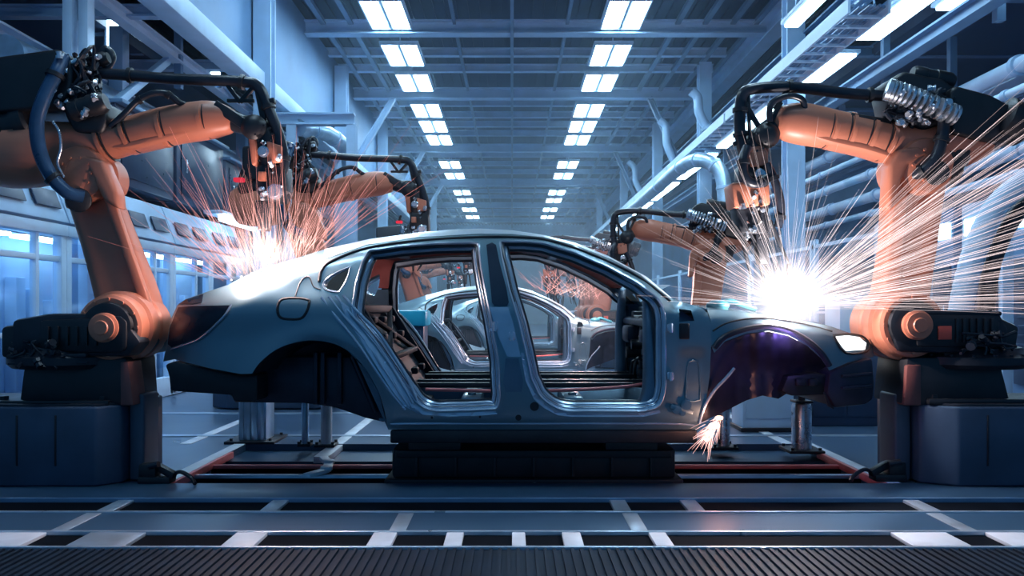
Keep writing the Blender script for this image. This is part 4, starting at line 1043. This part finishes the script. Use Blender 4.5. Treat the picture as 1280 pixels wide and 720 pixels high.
for i, (px, py, py2, d) in enumerate(((872, 122, 160, 19.0), (832, 158, 205, 22.5), (793, 210, 246, 30))):
    a, b = P(px, py, d), P(px + 12, py2, d); m_ = P(px + 2, (py + py2) / 2, d)
    t = thing('drop_pipe', 'pale curved drop pipe above the right cable tray, %s from the camera' % ORD[i], 'pipe', b, 'drop pipes on the right')
    mb = MB(); mb.tube([P(px - 8, py - 8, d), a, m_, b], .11, 14, 6); mb.build('pipe', M_STEEL, t)
    mb = MB(); mb.lathe(b, (b - m_), [(-.06, .11), (-.05, .15), (.02, .15), (.03, .11)], 16); mb.build('flange', M_PALE, t)
duct([(3.80, 30, 4.35), (3.80, 22, 4.35), (3.80, 18, 4.38), (3.95, 16.6, 4.28), (4.25, 16.2, 3.9), (4.3, 16.1, 2.9)], .15, 'duct under the right cable tray that bends down early', 'ducts on the right side')
for i, (x, z, r) in enumerate(((5.9, 3.75, .05), (6.0, 3.45, .075), (6.1, 3.10, .09), (6.0, 2.80, .05), (6.05, 4.10, .10))):
    t = thing('wall_pipe', 'pale horizontal pipe on the right wall, %s' % ('fourth from the bottom', 'third from the bottom', 'second from the bottom', 'lowest of five', 'topmost of five')[i], 'pipe', (x, 12, z), 'pipes on the right wall')
    mb = MB(); mb.cyl((x, 7, z), (x, 26, z), r, 16); mb.build('pipe', M_PALE, t)
    mb = MB()
    for k in range(10): mb.lathe((x, 7.6 + 1.9 * k, z), (0, 1, 0), [(0, r), (.01, r * 1.3), (.09, r * 1.3), (.1, r)], 16)
    build_each(mb, 'coupling', M_STEEL, t)
for i, (y0, y1) in enumerate(((7.4, 8.6), (8.7, 9.7), (9.85, 10.8), (10.95, 11.5), (11.7, 13.4))):
    t = thing('machine_cabinet', 'blue machine cabinet with a glowing window on the right wall, %s from the camera' % ORD[i], 'cabinet', (6.4, (y0 + y1) / 2, 0), 'machine cabinets on the right')
    mb = MB(); mb.box((6.45, (y0 + y1) / 2, 1.3), (.8, y1 - y0 - .04, 2.6), None, .03); mb.build('body', M_WALL if i % 2 else M_PALE, t)
    mb = MB(); mb.box((6.04, (y0 + y1) / 2, 2.28), (.03, (y1 - y0) * .72, .22), None, .008); mb.build('lit_window', M_PANEL, t)
    mb = MB(); mb.box((6.03, (y0 + y1) / 2, 1.05), (.03, (y1 - y0) * .8, 1.5), None, .01)
    for k in range(9): mb.box((6.01, (y0 + y1) / 2, .55 + k * .11), (.02, (y1 - y0) * .6, .035), None, .004)
    dd = mb.build('door', M_NAVY, t)
    mb = MB(); mb.box((6.0, y0 + .16, 1.1), (.03, .03, .3), None, .008); mb.build('handle', M_SILVER, dd)
t = thing('exhaust_hose', 'large pale arched hose beside the nose side robot at the frame edge', 'hose', (4.6, 7.6, 0))
mb = MB(); mb.tube([P(1335, 205, 7.6), P(1290, 222, 7.6), P(1248, 255, 7.6), P(1220, 310, 7.6), P(1204, 370, 7.6), P(1196, 430, 7.6), P(1194, 540, 7.6)], .11, 18, 10, ribs=.06); mb.build('sleeve', M_PALE, t)
mb = MB(); mb.tube([P(1340, 232, 7.7), P(1300, 245, 7.7), P(1265, 275, 7.7), P(1240, 330, 7.7), P(1232, 400, 7.7), P(1230, 535, 7.7)], .08, 14, 8); mb.build('inner_hose', M_CASE, t)
mb = MB(); mb.box((P(1210, 540, 7.65)[0], 7.65, .04), (.8, .5, .08), None, .015); mb.build('base', M_CASE, t)
t = thing('low_cabinet', 'plain pale low cabinet standing behind the slim post under the car nose', 'cabinet', (2.5, 8.0, 0))
mb = MB(); mb.box((2.50, 8.0, .32), (.50, .4, .62), None, .015); mb.build('body', M_PALE, t)
mb = MB(); mb.box((2.50, 7.795, .36), (.44, .012, .46), None, .004); mb.build('door', M_PALE, t)
mb = MB(); mb.box((2.50, 8.0, .02), (.54, .44, .04), None, .006); mb.build('plinth', M_CASE, t)
for i, (x0, x1, y, h, m) in enumerate(((3.05, 3.75, 8.4, .78, M_NAVY), (3.72, 4.25, 9.3, 1.35, M_PALE))):
    t = thing('floor_cabinet', ('navy floor cabinet under the car nose beside the pedestal', 'pale floor cabinet behind the nose side pedestal')[i], 'cabinet', ((x0 + x1) / 2, y, 0), 'cabinets behind the car nose')
    mb = MB(); mb.box(((x0 + x1) / 2, y, h / 2), (x1 - x0, .45, h), None, .015); mb.build('body', m, t)
    for k in range(2):
        w = (x1 - x0) / 2; mb = MB(); mb.box((x0 + w * (k + .5), y - .23, h / 2 + .02), (w * .88, .015, h * .8), None, .005); dd = mb.build('door', m, t)
        mb = MB(); mb.box((x0 + w * (.85 if k == 0 else 1.15), y - .245, h * .55), (.02, .02, .12), None, .004); mb.build('handle', M_SILVER, dd)
# turquoise bench seen through the rear door opening
t = thing('tool_bench', 'bench with a turquoise top seen through the rear door opening', 'bench', (-1.45, 10.4, 0))
mb = MB(); mb.box((-1.36, 10.4, 1.08), (.55, .6, .20), None, .03); mb.build('top', M_CYAN, t)
mb = MB(); mb.box((-1.36, 10.4, .5), (.48, .5, .96), None, .02)
for k in range(4): mb.box((-1.36, 10.14, .25 + k * .2), (.40, .02, .15), None, .006)
mb.build('body', M_NAVY, t)

# =================================================================== the next car and the robots deeper in the hall
CAR2 = copy_tree(car); CAR2.location = (-.08, YC + 7.3, .13); CAR2['label'] = 'second bare saloon body seen small through the door openings of the near one'; CAR2['group'] = 'saloon bodies on the line'; car['group'] = 'saloon bodies on the line'
CAR3 = copy_tree(car); CAR3.location = (.1, YC + 15.5, .10); CAR3['label'] = 'third saloon body, seen tiny through the windows of the second one'
t = thing('line_carrier', 'black carrier under the second car body further down the line', 'carrier', (0, YC + 7.3, 0))
mb = MB(); mb.box((0, YC + 7.3, .07), (2.2, 1.2, .10), None, .02); mb.build('frame', M_UNDER, t)
for x in (-.6, .6): mb = MB(); mb.box((x, YC + 7.3, .135), (.3, 1.3, .04), None, .01); mb.build('support_pad', M_BLACK, t)
RB = [(R_LEFT, PED_L, .42, 4.2, 0, .0, 1.1, 'farther orange robot left of the roof, behind the rear sparks'),
      (R_RIGHT, PED_R, -.45, 4.2, -.22, -.10, .94, 'farther orange robot right of the roof, left of the near one'),
      (R_LEFT, PED_L, .9, 10.4, 0, .1, .95, 'orange robot behind the turquoise bench, seen through the rear door opening'),
      (R_RIGHT, PED_R, -1.0, 10.6, 0, -.1, .95, 'orange robot seen through the front door opening above the second hood'),
      (R_LEFT, PED_L, .1, 16.5, 0, .25, .95, 'small orange robot far back on the left of the line'),
      (R_LEFT, PED_L, -.1, 22.5, 0, .1, 1.0, 'tiny orange robot deepest on the left of the line'),
      (R_RIGHT, PED_R, -.9, 14.2, 0, .15, .95, 'orange robot deep on the right, second behind the second hood'),
      (R_RIGHT, PED_R, -.2, 23.5, 0, .1, 1.0, 'tiny orange robot deepest on the right of the line'),
      (R_RIGHT, PED_R, .0, 18.6, 0, -.2, .95, 'small orange robot far back on the right of the line')]
for r, p, dx, dy, dz, rz, sc, lab in RB:
    if dz: pass
    clone(r, lab, dx, dy, dz, rz, sc)
    c = clone(p, 'pedestal of the ' + lab.replace(', ', ' ', 1), dx, dy, 0, 0, 1); c.scale = (sc, sc, (.545 * 1 + dz) / .545)
# =================================================================== sparks and arcs
def spark_mat(name, hot, cool, s_hot, s_cool, reach, origin):
    m = bpy.data.materials.new(name); m.use_nodes = True; nt = m.node_tree; nt.nodes.clear()
    N = nt.nodes.new; L = nt.links.new
    o = N('ShaderNodeOutputMaterial'); e = N('ShaderNodeEmission'); tc = N('ShaderNodeTexCoord'); ln = N('ShaderNodeVectorMath'); ln.operation = 'LENGTH'
    L(tc.outputs['Object'], ln.inputs[0])
    mr = N('ShaderNodeMapRange'); mr.inputs['From Max'].default_value = reach; L(ln.outputs['Value'], mr.inputs['Value'])
    cr = N('ShaderNodeMixRGB'); cr.inputs[1].default_value = (*hot, 1); cr.inputs[2].default_value = (*cool, 1); L(mr.outputs['Result'], cr.inputs['Fac'])
    geo = N('ShaderNodeNewGeometry'); st = N('ShaderNodeMapRange'); st.inputs['To Min'].default_value = s_hot; st.inputs['To Max'].default_value = s_cool
    L(mr.outputs['Result'], st.inputs['Value'])
    mul = N('ShaderNodeMath'); mul.operation = 'MULTIPLY'; r2 = N('ShaderNodeMapRange'); r2.inputs['To Min'].default_value = .35; r2.inputs['To Max'].default_value = 1.5
    L(geo.outputs['Random Per Island'], r2.inputs['Value']); L(st.outputs['Result'], mul.inputs[0]); L(r2.outputs['Result'], mul.inputs[1])
    L(cr.outputs[0], e.inputs['Color']); L(mul.outputs[0], e.inputs['Strength']); L(e.outputs[0], o.inputs['Surface'])
    m.cycles.emission_sampling = 'NONE'
    return m

def burst(name, label, origin, line, n, vel, spread, mtl, seed, wid, tl, grav=-3.0):
    """glowing threads thrown from a weld: vel(R) -> (vx, vy, vz); tl = (shortest, longest) stretch of flight shown"""
    R = random.Random(seed); mb = MB(); bm = mb.bm; O = Vector(origin)
    for _ in range(n):
        u = R.uniform(-1, 1); R.u = u; p0 = O + Vector(line) * u + Vector((R.gauss(0, .012), R.gauss(0, .02), R.gauss(0, .008)))
        v = Vector(vel(R)); t0 = R.uniform(.02, .55) * tl[1] if R.random() < .85 else 0; t1 = t0 + R.uniform(*tl)
        w = R.uniform(*wid); K = 6; prev = None
        for k in range(K + 1):
            t = t0 + (t1 - t0) * k / K; p = p0 + v * t + Vector((0, 0, grav)) * t * t * .5
            d = (v + Vector((0, 0, grav)) * t).normalized(); a = d.cross(Y).normalized(); b = d.cross(a)
            r = w * (1 - .75 * k / K) * (.4 if k == 0 else 1)
            ring = [bm.verts.new(p + (a * math.cos(q_) + b * math.sin(q_)) * r) for q_ in (0, 2.09, 4.19)]
            if prev:
                for j in range(3): bm.faces.new((prev[j], prev[(j + 1) % 3], ring[(j + 1) % 3], ring[j]))
            prev = ring
    o = single(name, mb, mtl, label, 'sparks', None, O, recalc=False); o['kind'] = 'stuff'; return o

W1 = P(985, 382, 5.42); W2 = P(340, 333, 5.52); W3 = P(893, 532, 5.22); W4 = P(715, 372, 12.6)
def fan(lo, hi, s0, s1, dy=.25, pw=1.0, corr=0.0):
    def f(R):
        a = math.radians(lo + (hi - lo) * R.random() ** pw - corr * R.u); s = R.uniform(s0, s1); return (math.cos(a) * s, R.gauss(0, dy) * s, math.sin(a) * s)
    return f
MS1 = spark_mat('white_sparks', (1, .88, .88), (1, .78, .78), 1.7, 1.6, 1.5, W1)
MS2 = spark_mat('red_sparks', (1, .60, .54), (1, .36, .31), 2.4, 1.3, .7, W2)
burst('weld_sparks', 'white sparks fanning up from the weld on the car hood', W1, (.03, .02, 0), 270, fan(2, 178, 2.5, 9.0, .18), 1, MS1, 1, (.0007, .0016), (.03, .12))
burst('weld_sparks', 'long flat sparks flying right from the hood weld across the near robot', W1, (.03, .02, 0), 300, fan(-1, 46, 6, 20, .11), 1, MS1, 2, (.0008, .0018), (.05, .16), -4)
burst('weld_sparks', 'reddish sparks rising from the weld on the car tail', W2, (.34, .0, .105), 430, fan(72, 118, 3.2, 9.5, .10, 1, 46), 1, MS2, 3, (.0007, .0016), (.022, .085))
burst('weld_sparks', 'small orange sparks dripping at the bottom corner of the front wheel arch', W3, (.04, .01, .06), 130, fan(195, 262, .3, 2.0, .25), 1, MS2, 4, (.0015, .0034), (.02, .08))
burst('weld_sparks', 'pinkish distant sparks over the hood of the second car', W4, (.5, .1, -.06), 120, fan(20, 160, 2.0, 7, .2), 1, MS2, 5, (.0016, .003), (.03, .10))
def arc(label, c, r, m, pts):
    """the glowing pool of molten metal: an irregular bead"""
    mb = MB()
    for dx, dy, dz, k in pts: mb.ball(Vector(c) + Vector((dx, dy, dz)), r * k, 2, (1.3, 1, .75))
    return single('weld_pool', mb, m, label, 'weld', 'glowing weld pools', c)
M_ARC = emit('arc_white', (1, .95, .93), 12, False); M_ARC2 = emit('arc_pink', (1, .72, .68), 4, False); M_ARC3 = emit('arc_orange', (1, .55, .38), 4, False)
arc('white hot weld pool on the hood edge under the nose side gun', W1, .035, M_ARC, [(0, 0, 0, 1), (.05, 0, -.008, .7), (-.05, 0, .005, .75), (.1, .01, -.015, .4), (-.1, 0, .01, .45)])
arc('long pinkish weld pool along the rear roof edge', W2, .012, M_ARC2, [(k * .07, 0, k * .0215 - abs(k) * .002, 1 - abs(k) * .14) for k in range(-4, 5)])
arc('orange weld drop at the bottom corner of the front wheel arch', W3, .03, M_ARC3, [(0, 0, 0, 1), (-.03, 0, -.05, .8), (.03, 0, .05, .7), (-.05, 0, -.09, .5)])
def fume(label, c, r, dens, col, loc_scale=(1.4, 1.0, .8)):
    me = bpy.data.meshes.new('weld_fume'); bm = bmesh.new(); bmesh.ops.create_icosphere(bm, subdivisions=3, radius=1.0); bm.to_mesh(me); bm.free()
    o = bpy.data.objects.new('weld_fume', me); COL.objects.link(o); o.location = c; o.scale = [r * k for k in loc_scale]
    o['label'] = label; o['category'] = 'smoke'; o['kind'] = 'stuff'
    m = bpy.data.materials.new('fume'); m.use_nodes = True; nt = m.node_tree; nt.nodes.clear(); N = nt.nodes.new; L = nt.links.new
    out = N('ShaderNodeOutputMaterial'); v = N('ShaderNodeVolumeScatter'); v.inputs['Color'].default_value = (*col, 1); v.inputs['Anisotropy'].default_value = .2
    tc = N('ShaderNodeTexCoord'); ln = N('ShaderNodeVectorMath'); ln.operation = 'LENGTH'; L(tc.outputs['Object'], ln.inputs[0])
    mr = N('ShaderNodeMapRange'); mr.interpolation_type = 'SMOOTHERSTEP'; mr.inputs['From Min'].default_value = 0; mr.inputs['From Max'].default_value = 1; mr.inputs['To Min'].default_value = dens; mr.inputs['To Max'].default_value = 0
    L(ln.outputs['Value'], mr.inputs['Value']); L(mr.outputs['Result'], v.inputs['Density']); L(v.outputs[0], out.inputs['Volume'])
    me.materials.append(m); return o
fume('white lit fume around the hood weld', W1 + Vector((0, 0, .05)), .55, .20, (1, .95, .95))
fume('pinkish lit fume around the tail weld', W2 + Vector((0, 0, .04)), .42, .22, (1, .85, .8))
def lamp_at(name, c, e, col, r):
    l = bpy.data.lights.new(name, 'POINT'); l.energy = e; l.color = col; l.shadow_soft_size = r
    o = bpy.data.objects.new(name, l); COL.objects.link(o); o.location = c; return o
lamp_at('weld_arc_hood', W1 + Vector((0, -.03, .06)), 190, (1, .88, .86), .03)
for k, e in ((-.24, 26), (0, 42), (.24, 30)): lamp_at('weld_arc_tail', W2 + Vector((k, -.05, .10 + k * .31)), e, (1, .72, .66), .05)
lamp_at('weld_arc_arch', P(985, 432, 5.27), 3.2, (.36, .22, 1), .05)
lamp_at('weld_arc_corner', W3 + Vector((.03, -.08, 0)), 5, (1, .4, .25), .03)
lamp_at('weld_arc_second_car', W4 + Vector((.2, -.3, .3)), 200, (1, .64, .60), .1)

# haze hanging in the hall
def haze():
    mb = MB(); mb.box((0, 35.5, 3.7), (17.7, 51, 7.9)); m = bpy.data.materials.new('hall_haze'); m.use_nodes = True; nt = m.node_tree; nt.nodes.clear()
    out = nt.nodes.new('ShaderNodeOutputMaterial'); v = nt.nodes.new('ShaderNodeVolumeScatter'); v.inputs['Color'].default_value = (.50, .74, 1, 1); v.inputs['Density'].default_value = HAZE; v.inputs['Anisotropy'].default_value = .0
    nt.links.new(v.outputs[0], out.inputs['Volume'])
    o = mb.build('hall_haze', m); o['kind'] = 'stuff'; o['label'] = 'thin blue haze filling the depth of the hall'; o['category'] = 'haze'
HAZE = 0.011
if HAZE: haze()

# =================================================================== blue fill light added through the open end behind us, camera
w = bpy.data.worlds.new('World'); SC.world = w; w.use_nodes = True
bg = w.node_tree.nodes['Background']; bg.inputs['Color'].default_value = (.07, .28, .60, 1); bg.inputs['Strength'].default_value = .45
cam = bpy.data.cameras.new('Camera'); cam.sensor_width = 36; cam.lens = 36 * F / 1280; cam.shift_y = (HZ - 360) / 1280; cam.clip_end = 200
co = bpy.data.objects.new('Camera', cam); COL.objects.link(co); co.location = (0, 0, CAMH); co.rotation_euler = (PI / 2, 0, 0); SC.camera = co
SC.view_settings.view_transform = 'Standard'; SC.view_settings.look = 'None'; SC.view_settings.exposure = 0.0; SC.view_settings.gamma = 1.0; SC.view_settings.use_curve_mapping = False
SC.cycles.use_denoising = True
SC.cycles.max_bounces = 8; SC.cycles.volume_bounces = 0
